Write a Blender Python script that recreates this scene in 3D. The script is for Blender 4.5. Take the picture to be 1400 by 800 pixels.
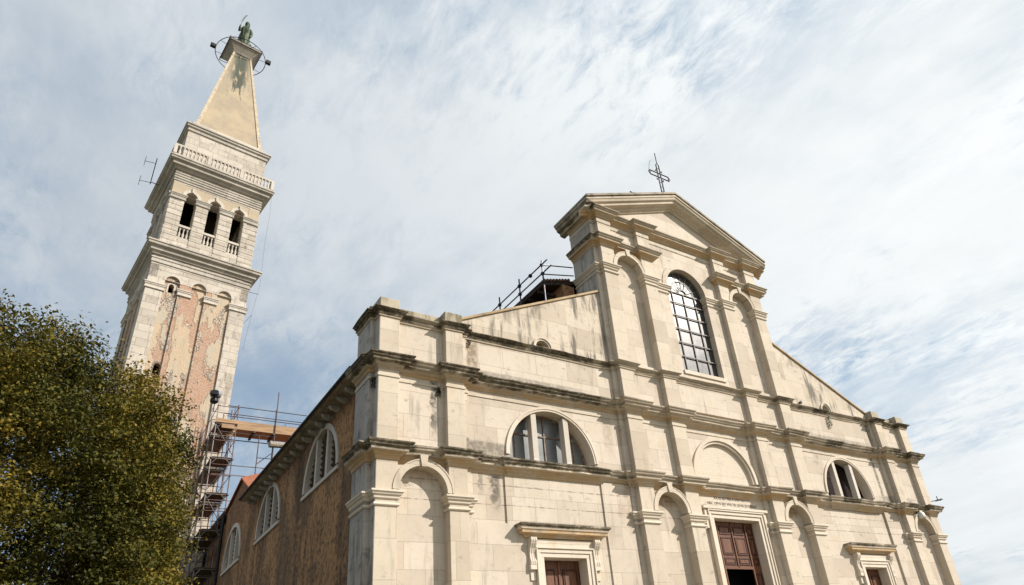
import bpy, math, random
import numpy as np
from mathutils import Vector, Matrix, noise
from mathutils.geometry import tessellate_polygon
random.seed(7); rng = np.random.default_rng(11)
R = math.radians
scene = bpy.context.scene
for o_ in list(bpy.data.objects): bpy.data.objects.remove(o_)

# ------------------------------------------------------------------ camera
cam = bpy.data.cameras.new('camera'); camo = bpy.data.objects.new('camera', cam)
scene.collection.objects.link(camo); scene.camera = camo
camo.matrix_world = Matrix(((0.82978342, -0.19635301, -0.52240307, -21.04303062),
                            (-0.55016437, -0.44495286, -0.70663719, -17.8767935),
                            (-0.09369441, 0.87376338, -0.47724093, 1.28582342),
                            (0, 0, 0, 1)))
cam.sensor_width = 36; cam.lens = 934.732 * 36 / 1400
cam.shift_x = -(752.547 - 700) / 1400; cam.shift_y = (456.216 - 400) / 1400
cam.clip_start = 0.1; cam.clip_end = 3000
scene.render.resolution_x = 1024; scene.render.resolution_y = 585

# ------------------------------------------------------------------ world + sun
SUN = Vector((1.06, -1.0, 1.06)).normalized()
el = math.asin(SUN.z); az = math.atan2(SUN.x, SUN.y)
world = bpy.data.worlds.new('World'); scene.world = world; world.use_nodes = True
nt = world.node_tree; nt.nodes.clear()

class G:
    """tiny node-graph helper"""
    def __init__(s, nt): s.nt = nt
    def n(s, t, **k):
        nd = s.nt.nodes.new(t)
        for a, b in k.items(): setattr(nd, a, b)
        return nd
    def put(s, sock, v):
        if v is None: return
        if isinstance(v, bpy.types.NodeSocket): s.nt.links.new(v, sock)
        elif isinstance(v, (tuple, list)):
            if sock.type == 'RGBA' and len(v) == 3: v = (*v, 1)
            sock.default_value = v
        else: sock.default_value = v
    def m(s, op, a, b=None, c=None, clamp=False):
        nd = s.n('ShaderNodeMath', operation=op, use_clamp=clamp)
        for i, v in enumerate((a, b, c)): s.put(nd.inputs[i], v)
        return nd.outputs[0]
    def vm(s, op, a, b=None, out=0):
        nd = s.n('ShaderNodeVectorMath', operation=op)
        s.put(nd.inputs[0], a); s.put(nd.inputs[1], b)
        return nd.outputs[out]
    def noise(s, vec, scale, detail=4, rough=.55, dist=0, out='Fac'):
        nd = s.n('ShaderNodeTexNoise'); s.put(nd.inputs['Vector'], vec)
        nd.inputs['Scale'].default_value = scale; nd.inputs['Detail'].default_value = detail
        nd.inputs['Roughness'].default_value = rough; nd.inputs['Distortion'].default_value = dist
        return nd.outputs[out]
    def ramp(s, v, a, b, lo=0., hi=1., smooth=True):
        nd = s.n('ShaderNodeMapRange', interpolation_type='SMOOTHSTEP' if smooth else 'LINEAR')
        s.put(nd.inputs['Value'], v)
        for k, x in (('From Min', a), ('From Max', b), ('To Min', lo), ('To Max', hi)): s.put(nd.inputs[k], x)
        return nd.outputs[0]
    def mix(s, f, a, b, mode='MIX'):
        nd = s.n('ShaderNodeMix', data_type='RGBA', blend_type=mode)
        s.put(nd.inputs['Factor'], f); s.put(nd.inputs['A'], a); s.put(nd.inputs['B'], b)
        # sockets by name resolve to the float ones first, so address the colour ones
        return nd
    def mixc(s, f, a, b, mode='MIX'):
        nd = s.n('ShaderNodeMix', data_type='RGBA', blend_type=mode)
        s.put(nd.inputs[0], f); s.put(nd.inputs[6], a); s.put(nd.inputs[7], b)
        return nd.outputs[2]
    def mapping(s, vec, scale=(1, 1, 1), rot=(0, 0, 0), loc=(0, 0, 0)):
        nd = s.n('ShaderNodeMapping'); s.put(nd.inputs['Vector'], vec)
        nd.inputs['Scale'].default_value = scale; nd.inputs['Rotation'].default_value = rot
        nd.inputs['Location'].default_value = loc
        return nd.outputs[0]
    def xyz(s, v):
        nd = s.n('ShaderNodeSeparateXYZ'); s.put(nd.inputs[0], v); return nd.outputs
    def comb(s, x, y, z):
        nd = s.n('ShaderNodeCombineXYZ')
        for i, v in enumerate((x, y, z)): s.put(nd.inputs[i], v)
        return nd.outputs[0]

g = G(nt)
sky = g.n('ShaderNodeTexSky', sky_type='NISHITA'); sky.sun_disc = False
sky.sun_elevation = el; sky.sun_rotation = az
sky.air_density = 1.0; sky.dust_density = 1.6; sky.ozone_density = 1.6
tc = g.n('ShaderNodeTexCoord').outputs['Generated']
X, Y, Z = g.xyz(tc)
zz = g.m('ADD', g.m('MAXIMUM', Z, 0.0), 0.16)
P = g.comb(g.m('DIVIDE', X, zz), g.m('DIVIDE', Y, zz), 0.0)
big = g.noise(g.mapping(P, (0.8, 1.0, 1), loc=(3.1, 1.7, 0)), 0.9, 5, .55, .4)
mid = g.noise(g.mapping(P, (1, .5, 1), rot=(0, 0, R(-28)), loc=(0.3, 5.2, 0)), 2.9, 7, .62, .25)
rip = g.noise(g.mapping(P, (1.0, .5, 1), rot=(0, 0, R(66))), 21.0, 6, .70, .35)
sun_dot = g.vm('DOT_PRODUCT', tc, tuple(SUN), out=1)
horiz = g.ramp(Z, 0.0, 0.45, 1, 0)
cov = g.m('ADD', g.m('MULTIPLY', big, 1.35), g.m('MULTIPLY', mid, .34))
cov = g.m('ADD', cov, g.m('MULTIPLY', g.m('SUBTRACT', rip, .5), g.m('MULTIPLY', g.ramp(mid, .36, .62, .15, 1.0), g.ramp(g.noise(P, 1.6, 3, .5), .38, .60, .30, 1.15))))
cov = g.m('ADD', cov, g.m('MULTIPLY', sun_dot, .10))
cov = g.m('ADD', cov, g.m('MULTIPLY', g.ramp(Z, .05, .5, .30, 0), g.ramp(sun_dot, .1, .5)))
mask = g.ramp(cov, .56, 1.03, .10, .97)
glow = g.ramp(sun_dot, -.15, .62, 0, 1, smooth=False)
cl = g.mixc(glow, (4.35, 4.75, 5.15), (7.3, 7.5, 7.5))
clv = g.n('ShaderNodeVectorMath', operation='SCALE'); g.put(clv.inputs[0], cl); g.put(clv.inputs[3], g.ramp(mid, .2, .8, .94, 1.06))
blue = g.mixc(.65, sky.outputs[0], g.mixc(glow, (1.8, 2.95, 4.25), (2.9, 4.3, 5.5)))
skyc = g.mixc(mask, blue, clv.outputs[0])
bg = g.n('ShaderNodeBackground'); g.put(bg.inputs['Color'], skyc); bg.inputs['Strength'].default_value = 0.10
g.nt.links.new(bg.outputs[0], g.n('ShaderNodeOutputWorld').inputs[0])

sl = bpy.data.lights.new('sun', 'SUN'); sl.energy = 5.0; sl.angle = R(0.55); sl.color = (1.0, .93, .84)
so = bpy.data.objects.new('sun', sl); scene.collection.objects.link(so)
so.rotation_euler = SUN.to_track_quat('Z', 'Y').to_euler(); so.location = SUN * 60

vs = scene.view_settings
scene.display_settings.display_device = 'sRGB'
vs.view_transform = 'Standard'; vs.look = 'None'; vs.exposure = 0.42; vs.gamma = 1.0; vs.use_curve_mapping = False
scene.render.engine = 'CYCLES'
scene.cycles.max_bounces = 6; scene.cycles.transparent_max_bounces = 6

# ------------------------------------------------------------------ materials
def new_mat(name):
    m = bpy.data.materials.new(name); m.use_nodes = True
    m.node_tree.nodes.clear(); gg = G(m.node_tree)
    b = gg.n('ShaderNodeBsdfPrincipled'); o = gg.n('ShaderNodeOutputMaterial')
    gg.nt.links.new(b.outputs[0], o.inputs[0])
    return m, gg, b
def bump(gg, b, h, strength=.4, dist=.02, normal=None):
    bp = gg.n('ShaderNodeBump'); bp.inputs['Strength'].default_value = strength; bp.inputs['Distance'].default_value = dist
    gg.put(bp.inputs['Height'], h)
    if normal is not None: gg.put(bp.inputs['Normal'], normal)
    gg.put(b.inputs['Normal'], bp.outputs[0]); return bp.outputs[0]

def stone(name, c1=(.535, .465, .37), c2=(.43, .365, .285), bw=1.35, bh=.74, mortar=.008, dirt=.25, streak=.15,
          dirtcol=(.10, .085, .065), wings=0., top=0., stains_strips=(), lines=(), sidex=0., heavy=False, joints=(), joint=.35, seed=0., orange=0., bs=.35, pits=.0):
    m, q, b = new_mat(name)
    P = q.n('ShaderNodeTexCoord').outputs['Object']
    x, y, z = q.xyz(P)
    u = q.m('ADD', x, q.m('MULTIPLY', y, .83))
    wob = q.noise(P, 1.3, 2, .5)
    UV = q.comb(q.m('ADD', u, q.m('MULTIPLY', wob, .03)), q.m('ADD', z, q.m('ADD', .31 + seed, q.m('MULTIPLY', wob, .02))), 0.)
    br = q.n('ShaderNodeTexBrick'); br.offset = .37; br.offset_frequency = 2; br.squash = .62; br.squash_frequency = 3
    q.put(br.inputs['Vector'], UV); q.put(br.inputs['Color1'], (0, 0, 0)); q.put(br.inputs['Color2'], (1, 1, 1)); q.put(br.inputs['Mortar'], (.5, .5, .5))
    for k, v in (('Scale', 1.), ('Mortar Size', mortar), ('Mortar Smooth', .3), ('Bias', -.1), ('Brick Width', bw), ('Row Height', bh)): br.inputs[k].default_value = v
    tint = q.xyz(br.outputs['Color'])[0]
    n1 = q.noise(P, .9, 5, .6); n2 = q.noise(P, 5.5, 6, .65); n3 = q.noise(P, 30, 4, .6)
    f = q.m('ADD', q.m('MULTIPLY', q.ramp(tint, .25, .95), .85), q.m('MULTIPLY', q.ramp(n1, .35, .7), .4), clamp=True)
    col = q.mixc(f, c1, c2)
    col = q.mixc(q.ramp(n2, .5, .78, 0, .30), col, tuple(v * .62 for v in c2))
    col = q.mixc(q.ramp(n3, .56, .8, 0, .30), col, tuple(v * .5 for v in c2))
    # warm iron tint in patches
    warm = q.noise(q.mapping(P, (1, 1, .6), loc=(7, 3, 1 + seed)), 1.7, 5, .65)
    col = q.mixc(q.ramp(warm, .55, .75, 0, .35 + orange), col, (.47, .33, .19))
    if pits:
        v = q.n('ShaderNodeTexVoronoi'); q.put(v.inputs['Vector'], P); v.inputs['Scale'].default_value = 2.3
        col = q.mixc(q.m('MULTIPLY', q.m('LESS_THAN', v.outputs['Distance'], .09), pits), col, (.12, .10, .08))
    # rain streaks: noise pulled long in z
    st = q.noise(q.mapping(P, (1, 1, .16), loc=(seed, 0, 0)), 3.4, 5, .62)
    st2 = q.noise(q.mapping(P, (1, 1, .30)), 1.1, 3, .5)
    s1 = q.m('MULTIPLY', q.ramp(st, .47, .60), q.ramp(st2, .40, .55)) if heavy else q.m('MULTIPLY', q.ramp(st, .52, .72), q.ramp(st2, .42, .62))
    col = q.mixc(q.m('MULTIPLY', s1, streak), col, dirtcol)
    # general lichen
    d = q.noise(q.mapping(P, (1, 1, 1.6), loc=(1 + seed, 2, 3)), 2.1, 7, .7)
    if wings:
        ax = q.m('ABSOLUTE', x)
        w = q.ramp(q.m('ADD', ax, q.m('MULTIPLY', wob, 2.)), 3.6, 7.0, 1 - wings, 1.)
        dm = q.m('MULTIPLY', q.ramp(d, .34, .50), w)
    else:
        dm = q.ramp(d, .62 - .26 * dirt, .80)
    if top:   # lichen settles on the upper members only
        nz = q.xyz(q.n('ShaderNodeNewGeometry').outputs['Normal'])[2]
        dm = q.m('MULTIPLY', dm, q.ramp(nz, -.35, .12, 1 - top, 1))
    col = q.mixc(q.m('MULTIPLY', dm, min(1, .55 + dirt)), col, dirtcol)
    if lines:      # the weathered upper members of each cornice
        lm = None
        for zl, hh in lines:
            k = q.m('MULTIPLY', q.ramp(q.m('ADD', z, q.m('MULTIPLY', q.m('SUBTRACT', d, .5), .22)), zl - hh - .03, zl - hh + .03), q.ramp(z, zl + .10, zl + .12, 1, 0))
            lm = k if lm is None else q.m('MAXIMUM', lm, k)
        lm = q.m('MULTIPLY', lm, q.ramp(d, .33, .52, .45, 1))
        if wings: lm = q.m('MULTIPLY', lm, q.m('MULTIPLY', w, q.ramp(q.noise(q.mapping(P, (1, 1, .05), loc=(3, 0, 0)), .55, 2, .5), .40, .47, .25, 1)))
        if sidex: lm = q.m('MULTIPLY', lm, q.ramp(x, -sidex - .02, -sidex + .02, 1, .25))
        und = None      # iron-stained underside of each cornice
        for zl, hh in lines:
            k = q.m('MULTIPLY', q.ramp(z, zl - hh - .10, zl - hh - .03, 1, 0), q.ramp(z, zl - hh - .34, zl - hh - .28))
            und = k if und is None else q.m('MAXIMUM', und, k)
        und = q.m('MULTIPLY', und, q.ramp(q.noise(q.mapping(P, (1, 1, .5), loc=(5, 5, 5)), 1.5, 5, .6), .36, .60, .15, .85))
        col = q.mixc(und, col, (.47, .31, .155))
        col = q.mixc(q.m('MULTIPLY', lm, .95), col, q.mixc(q.ramp(n2, .40, .70), dirtcol, (.15, .12, .075)))
    for (sx, z0, z1, w, a, cc) in stains_strips:
        dx = q.m('ABSOLUTE', q.m('SUBTRACT', q.m('ADD', x, q.m('MULTIPLY', q.m('SUBTRACT', n2, .5), .35)), sx))
        k = q.m('MULTIPLY', q.ramp(dx, w * .45, w, 1, 0), q.m('MULTIPLY', q.ramp(z, z0, z0 + (z1 - z0) * .45), q.ramp(z, z1, z1 + .08, 1, 0)))
        k = q.m('MULTIPLY', k, q.ramp(n2, .35, .55, .35, 1))
        col = q.mixc(q.m('MULTIPLY', k, a), col, cc)
    for jz in joints:
        k = q.m('MULTIPLY', q.ramp(q.m('ABSOLUTE', q.m('SUBTRACT', z, jz)), .008, .022, 1, 0), q.ramp(n2, .38, .62, .10, .80))
        col = q.mixc(k, col, (.13, .10, .075))
    mort = q.m('MULTIPLY', br.outputs['Fac'], joint)
    col = q.mixc(mort, col, tuple(v * .42 for v in c2))
    q.put(b.inputs['Base Color'], col); b.inputs['Roughness'].default_value = .82
    b.inputs['Specular IOR Level'].default_value = .25
    h = q.m('ADD', q.m('MULTIPLY', n2, .5), q.m('MULTIPLY', n3, .35))
    h = q.m('SUBTRACT', h, q.m('MULTIPLY', br.outputs['Fac'], .8))
    bump(q, b, h, bs, .02)
    return m

DK = (.055, .05, .04); RD = (.20, .12, .06)
ST = [(-3.52, 7.05, 7.72, .62, .75, (.27, .17, .08)), (3.52, 7.05, 7.72, .62, .75, (.27, .17, .08)), (-13.0, 7.2, 7.72, .5, .4, (.27, .17, .08)), (12.9, 6.3, 7.7, .12, .7, RD), (-5.75, 8.6, 10.4, .3, .3, RD), (-5.6, 6.2, 7.6, .3, .3, RD),
      (-12.62, 8.4, 10.5, .16, .85, DK), (-11.15, 10.9, 12.4, .28, .75, (.16, .11, .06)), (-10.55, 6.4, 7.9, .22, .75, DK),  # last entry: plain dark grey strip left of the facing slab edge
      (-14.2, 10.9, 12.0, .10, .0, DK), (10.9, 7.9, 10.6, .14, .75, DK), (11.35, 10.9, 12.4, .10, .9, DK), (-11.05, 6.9, 7.9, .10, .5, DK),
      (-5.3, 5.5, 7.9, .18, .35, RD), (-9.4, 10.9, 11.25, 3.6, .5, DK), (8.7, 10.9, 11.25, 3.0, .45, DK), (-10.9, 8.2, 8.75, 1.3, .6, DK), (12.0, 8.2, 8.6, 1.6, .5, DK)]
M = {}
M['stone'] = stone('facade_stone', stains_strips=ST, joints=(7.40, 6.80, 19.36), dirt=.22, streak=.42, c1=(.55, .482, .398), c2=(.445, .38, .305), joint=.55)
M['pier'] = stone('pilaster_stone', joints=(17.75, 19.36), bw=3.1, bh=1.05, c1=(.55, .48, .385), dirt=.18, streak=.35, seed=.4, joint=.5, c2=(.44, .375, .295))
M['cornice'] = stone('cornice_stone', bw=1.9, bh=3., wings=.75, top=.95, dirt=.25, streak=.3, orange=.25, c1=(.55, .47, .37), dirtcol=(.040, .033, .021), lines=((10.94, .25), (12.58, .19)))
M['cornice_low'] = stone('cornice_stone_lower', bw=1.7, bh=3., wings=.6, top=.92, dirt=.20, streak=.3, orange=.35, c1=(.57, .49, .39), dirtcol=(.050, .042, .026), lines=((8.21, .20), (6.22, .10)))
M['cornice_top'] = stone('cornice_stone_upper', bw=1.5, bh=3., top=.85, dirt=.45, streak=.3, orange=.15, dirtcol=(.06, .05, .035), lines=((18.51, .14), (19.96, .12)), sidex=5.25)
M['rake'] = stone('raking_cornice_stone', bw=1.5, bh=3., dirt=1.0, streak=.6, orange=.1, c1=(.40, .35, .28), c2=(.30, .26, .20), dirtcol=(.07, .06, .045))
M['trim'] = stone('door_trim_stone', bw=2.4, bh=2., dirt=.05, streak=.08, c1=(.60, .53, .44), c2=(.52, .45, .36), orange=.2)
M['streaked'] = stone('streaked_stone', bw=1.6, bh=.9, dirt=.35, streak=.95, c1=(.54, .47, .38), dirtcol=(.13, .115, .095), seed=.2, heavy=True)
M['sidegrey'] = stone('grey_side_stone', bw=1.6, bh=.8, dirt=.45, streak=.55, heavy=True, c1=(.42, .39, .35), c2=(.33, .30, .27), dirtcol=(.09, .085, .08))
M['attic'] = stone('attic_stone', bw=.8, bh=3, dirt=.6, streak=.8, c1=(.42, .37, .28), c2=(.32, .28, .20), dirtcol=(.12, .10, .06), seed=.6, heavy=True)
M['coping'] = stone('coping_stone', bw=.9, bh=3, dirt=.55, streak=.6, c1=(.44, .33, .20), c2=(.33, .24, .14), orange=.3, dirtcol=(.10, .085, .06))
M['tstone'] = stone('tower_stone', bw=1.1, bh=.52, mortar=.016, dirt=.40, streak=.5, c1=(.50, .45, .385), c2=(.38, .34, .285), joint=.6, pits=.6, seed=.15, bs=.6)
M['tcorn'] = stone('tower_cornice_stone', bw=1.35, bh=6, mortar=.014, dirt=.50, top=.6, streak=.4, c1=(.46, .42, .365), c2=(.34, .31, .265), joint=.8, dirtcol=(.12, .11, .10))
M['tpale'] = stone('tower_pale_trim', bw=2, bh=2, dirt=.3, c1=(.50, .455, .39), c2=(.40, .36, .31), streak=.3)
M['rib'] = stone('spire_quoins', bw=.9, bh=.34, mortar=.02, c1=(.50, .42, .31), c2=(.40, .33, .24), dirt=.3, streak=.4, joint=.7)
M['yellow'] = stone('belfry_stucco', bw=9, bh=9, c1=(.41, .33, .23), c2=(.37, .31, .23), dirt=.1, streak=.15, orange=.3)

def mat_tower_stucco():
    m, q, b = new_mat('tower_brick_stucco')
    P = q.n('ShaderNodeTexCoord').outputs['Object']; x, y, z = q.xyz(P)
    UV = q.comb(q.m('ADD', x, y), z, 0.)
    br = q.n('ShaderNodeTexBrick'); q.put(br.inputs['Vector'], UV)
    q.put(br.inputs['Color1'], (.37, .155, .08)); q.put(br.inputs['Color2'], (.45, .245, .145)); q.put(br.inputs['Mortar'], (.40, .32, .25))
    for k, v in (('Scale', 1.), ('Mortar Size', .022), ('Brick Width', .30), ('Row Height', .105), ('Bias', 0.)): br.inputs[k].default_value = v
    vo = q.n('ShaderNodeTexVoronoi', feature='F1'); Pw = q.vm('ADD', P, q.vm('MULTIPLY', q.noise(P, 4, 3, .6, out='Color'), (.16, .16, .16))); q.put(vo.inputs['Vector'], Pw); vo.inputs['Scale'].default_value = 5.2
    ve = q.n('ShaderNodeTexVoronoi', feature='DISTANCE_TO_EDGE'); q.put(ve.inputs['Vector'], Pw); ve.inputs['Scale'].default_value = 5.2
    rub = q.mixc(q.xyz(vo.outputs['Color'])[0], (.36, .30, .25), (.50, .43, .35))
    rub = q.mixc(q.ramp(ve.outputs['Distance'], .0, .10, .55, 0), rub, (.26, .17, .12))
    n1 = q.noise(q.mapping(P, (1.3, 1.3, .42), loc=(2, 1, 0)), .80, 5, .55, .3)
    n2 = q.noise(P, 7, 5, .6); n4 = q.noise(q.mapping(P, (1.2, 1.2, .5), loc=(9, 4, 6)), .9, 4, .5, .3)
    stucco = q.mixc(q.ramp(q.noise(q.mapping(P, (1, 1, .3)), 2.2, 5, .6), .35, .65), (.44, .345, .24), (.39, .345, .27))
    stucco = q.mixc(q.ramp(n2, .5, .75, 0, .4), stucco, (.52, .30, .16))
    e1 = q.ramp(q.m('ADD', n1, q.m('MULTIPLY', q.m('SUBTRACT', n2, .5), .20)), .468, .50)
    brick = q.mixc(q.ramp(n2, .46, .66, 0, .8), br.outputs['Color'], (.42, .32, .24))
    col = q.mixc(e1, stucco, brick)
    e2 = q.m('MULTIPLY', e1, q.ramp(n4, .53, .56)); col = q.mixc(e2, col, rub)
    st = q.noise(q.mapping(P, (1, 1, .12)), 3.2, 4, .6)
    col = q.mixc(q.ramp(st, .55, .75, 0, .4), col, (.20, .17, .13))
    q.put(b.inputs['Base Color'], col); b.inputs['Roughness'].default_value = .9
    h = q.m('SUBTRACT', q.m('MULTIPLY', n2, .5), q.m('MULTIPLY', e1, q.m('ADD', .5, q.m('MULTIPLY', br.outputs['Fac'], .3))))
    h = q.m('ADD', h, q.m('MULTIPLY', e2, q.ramp(ve.outputs['Distance'], 0, .1)))
    bump(q, b, h, 1.0, .07)
    return m
M['tstucco'] = mat_tower_stucco()

def mat_spire():
    m, q, b = new_mat('spire_render')
    P = q.n('ShaderNodeTexCoord').outputs['Object']; x, y, z = q.xyz(P)
    n1 = q.noise(P, .8, 6, .6); n2 = q.noise(P, 6, 6, .65)
    col = q.mixc(q.ramp(n1, .35, .65), (.37, .30, .20), (.29, .24, .175))
    col = q.mixc(q.ramp(n2, .5, .72, 0, .5), col, (.38, .30, .20))
    st = q.noise(q.mapping(P, (1, 1, .045)), 3.0, 5, .62)
    hi = q.ramp(z, 44.0, 53.2, 0, 1)
    th = q.m('SUBTRACT', .70, q.m('MULTIPLY', hi, .33)); k = q.m('MULTIPLY', q.ramp(q.m('SUBTRACT', st, th), -.04, .08), q.ramp(q.m('ABSOLUTE', x), .2, 1.0, 1, .1))
    col = q.mixc(q.m('MULTIPLY', k, .95), col, (.045, .055, .04))
    q.put(b.inputs['Base Color'], col); b.inputs['Roughness'].default_value = .88; bump(q, b, n2, .35, .03); return m
M['spire'] = mat_spire()

def mat_side():
    m, q, b = new_mat('brown_render')
    P = q.n('ShaderNodeTexCoord').outputs['Object']; x, y, z = q.xyz(P)
    n1 = q.noise(q.mapping(P, (1, .55, .40), loc=(0, 3.3, .4)), 1.0, 6, .65, .4); n2 = q.noise(P, 5.0, 8, .78); n3 = q.noise(P, 14, 5, .7)
    col = q.mixc(q.ramp(n1, .42, .58), (.44, .245, .115), (.20, .125, .07))
    col = q.mixc(q.ramp(z, 9.8, 11.2, 0, .5), col, (.33, .165, .095))
    col = q.mixc(q.ramp(n2, .47, .60, 0, .85), col, (.075, .052, .038))
    col = q.mixc(q.ramp(n3, .55, .66, 0, .6), col, (.40, .27, .17))
    st = q.noise(q.mapping(P, (1, 1, .13)), 1.3, 6, .62)
    col = q.mixc(q.m('MULTIPLY', q.ramp(st, .46, .66, 0, .7), q.ramp(n2, .35, .55, .3, 1)), col, (.06, .045, .035))
    st3 = q.noise(q.mapping(P, (1, 1, .14), loc=(0, 11, 0)), 1.2, 6, .66)
    col = q.mixc(q.m('MULTIPLY', q.ramp(st3, .54, .68, 0, .5), q.ramp(n2, .6, .4, .2, 1)), col, (.36, .26, .18))
    q.put(b.inputs['Base Color'], col); b.inputs['Roughness'].default_value = .95
    b.inputs['Specular IOR Level'].default_value = .15
    bump(q, b, q.m('ADD', n2, q.m('MULTIPLY', n3, .6)), .9, .05); return m
M['brown'] = mat_side()

def simple(name, col, rough=.6, metal=0., var=.25, scale=6, bs=.0, spec=.4, stretch=(1, 1, 1), col2=None):
    m, q, b = new_mat(name)
    P = q.n('ShaderNodeTexCoord').outputs['Object']
    n = q.noise(q.mapping(P, stretch), scale, 5, .62)
    c2 = col2 or tuple(v * (1 - var * 1.6) for v in col)
    q.put(b.inputs['Base Color'], q.mixc(q.ramp(n, .35, .68), col, c2))
    q.put(b.inputs['Roughness'], q.ramp(n, .3, .7, rough - .08, rough + .08)); b.inputs['Metallic'].default_value = metal
    b.inputs['Specular IOR Level'].default_value = spec
    if bs: bump(q, b, n, bs, .01)
    return m
M['door'] = simple('door_brown_wood', (.165, .062, .028), .5, var=.35, scale=9, stretch=(1, 1, .15), bs=.15)
M['door_dark'] = simple('door_shadow_gap', (.070, .022, .012), .6, var=.3)
M['iron'] = simple('dark_iron', (.022, .022, .026), .5, metal=.6, var=.3)
M['pipe_r'] = simple('rusty_scaffold_tube', (.10, .055, .045), .5, metal=.5, col2=(.16, .12, .11), scale=3)
M['pipe_g'] = simple('galvanised_scaffold_tube', (.27, .26, .25), .42, metal=.7, col2=(.16, .12, .10), scale=2.2)
M['pipe_b'] = simple('blue_black_scaffold_tube', (.035, .045, .065), .45, metal=.5, col2=(.09, .055, .05), scale=2.5)
M['deck'] = simple('scaffold_deck_boards', (.11, .075, .05), .8, var=.5, scale=3, stretch=(6, .7, 1), bs=.3)
M['plank'] = simple('fresh_pine_plank', (.40, .25, .135), .65, var=.25, scale=2.5, stretch=(.35, 4, 4), bs=.2)
M['tile'] = simple('terracotta_tile', (.42, .15, .075), .85, var=.35, scale=8, bs=.5)
M['darktile'] = simple('weathered_dark_tile', (.13, .065, .045), .9, var=.4, scale=8, bs=.5)
M['darkwood'] = simple('dark_roof_timber', (.035, .024, .018), .8, var=.4, scale=3, stretch=(5, .5, 1))
M['copper'] = simple('green_copper_patina', (.10, .135, .07), .7, metal=.1, col2=(.006, .012, .008), scale=2.6, stretch=(1.6, 1.6, .5), bs=.4)
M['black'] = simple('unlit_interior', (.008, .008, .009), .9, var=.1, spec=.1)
M['grey'] = simple('grey_plastic_hood', (.22, .23, .25), .5, var=.2)
M['lampwhite'] = simple('white_lamp_housing', (.62, .60, .55), .4, var=.1)
M['mull'] = stone('window_stone', bw=9, bh=2.2, c1=(.56, .51, .45), c2=(.48, .43, .37), dirt=.1, streak=.1)
M['bar'] = simple('rusty_glazing_bar', (.16, .09, .06), .7, col2=(.26, .22, .18), scale=8)
M['bargrey'] = simple('grey_glazing_bar', (.14, .125, .115), .6, col2=(.24, .21, .19), scale=5)
M['slat'] = simple('weathered_shutter_slats', (.12, .085, .06), .85, var=.4, scale=5, stretch=(1, 1, 5))
M['bird'] = simple('pigeon_grey', (.07, .07, .085), .8, var=.4, scale=30)
M['paving'] = stone('paving_stone', bw=1.1, bh=9, c1=(.32, .29, .24), c2=(.26, .23, .19), dirt=.1)
M['lawn'] = simple('dry_grass_ground', (.10, .10, .05), .95, var=.3, scale=.6, col2=(.16, .13, .08))
M['letters'] = simple('black_lettering', (.035, .03, .028), .7, var=.3, scale=14, col2=(.14, .12, .10))
M['weed'] = simple('wall_weed_green', (.035, .10, .008), .7, var=.2)
M['dryweed'] = simple('blackened_moss', (.02, .018, .013), .9, var=.4)
M['bark'] = simple('holm_oak_bark', (.085, .065, .045), .9, var=.4, scale=9, stretch=(3, 3, .6), bs=.6)

def mat_glass(name, tint, spec, rough=.06, dust_refl=.25, dust_refl_col=(.20, .22, .23)):
    m, q, b = new_mat(name)
    P = q.n('ShaderNodeTexCoord').outputs['Object']
    n = q.noise(q.mapping(P, (1, 1, .5)), 1.9, 5, .6)
    q.put(b.inputs['Base Color'], q.mixc(q.ramp(n, .3, .75, dust_refl * .65, dust_refl), tint, dust_refl_col))
    q.put(b.inputs['Roughness'], q.ramp(n, .3, .7, rough - .03, rough + .05))
    b.inputs['Specular IOR Level'].default_value = spec
    # each pane sits at a slightly different angle
    v = q.n('ShaderNodeTexVoronoi'); q.put(v.inputs['Vector'], P); v.inputs['Scale'].default_value = 1.6
    bump(q, b, q.noise(P, 1.4, 3, .5), .12, .05)
    return m
M['glass'] = mat_glass('big_window_glass', (.012, .013, .014), .70, .33, .10)
M['glass_l'] = mat_glass('lunette_glass', (.012, .014, .016), 1.0, .30, .60)  # grey-blue reflection put into the base colour along with the dust
M['glass_d'] = mat_glass('dark_lunette_glass', (.02, .012, .010), .10, .30, .10, (.05, .03, .03))

def mat_tablet():
    m = stone('inscribed_tablet', bw=9, bh=9, dirt=.05, streak=.1, c1=(.57, .50, .41), c2=(.52, .45, .36))
    q = G(m.node_tree)
    b = [n for n in m.node_tree.nodes if n.type == 'BSDF_PRINCIPLED'][0]
    old = b.inputs['Base Color'].links[0].from_socket
    P = q.n('ShaderNodeTexCoord').outputs['Object']; x, y, z = q.xyz(P)
    row = q.m('FRACT', q.m('MULTIPLY', z, 9.2))
    rows = q.m('MULTIPLY', q.ramp(row, .25, .35), q.ramp(row, .7, .8, 1, 0))
    ch = q.noise(q.comb(q.m('MULTIPLY', x, 17), 0., q.m('FLOOR', q.m('MULTIPLY', z, 9.2))), 1.6, 2, .5)
    k = q.m('MULTIPLY', q.m('MULTIPLY', rows, q.ramp(ch, .45, .55)), .22)
    q.put(b.inputs['Base Color'], q.mixc(k, old, (.25, .20, .15)))
    return m
M['tablet'] = mat_tablet()

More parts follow.
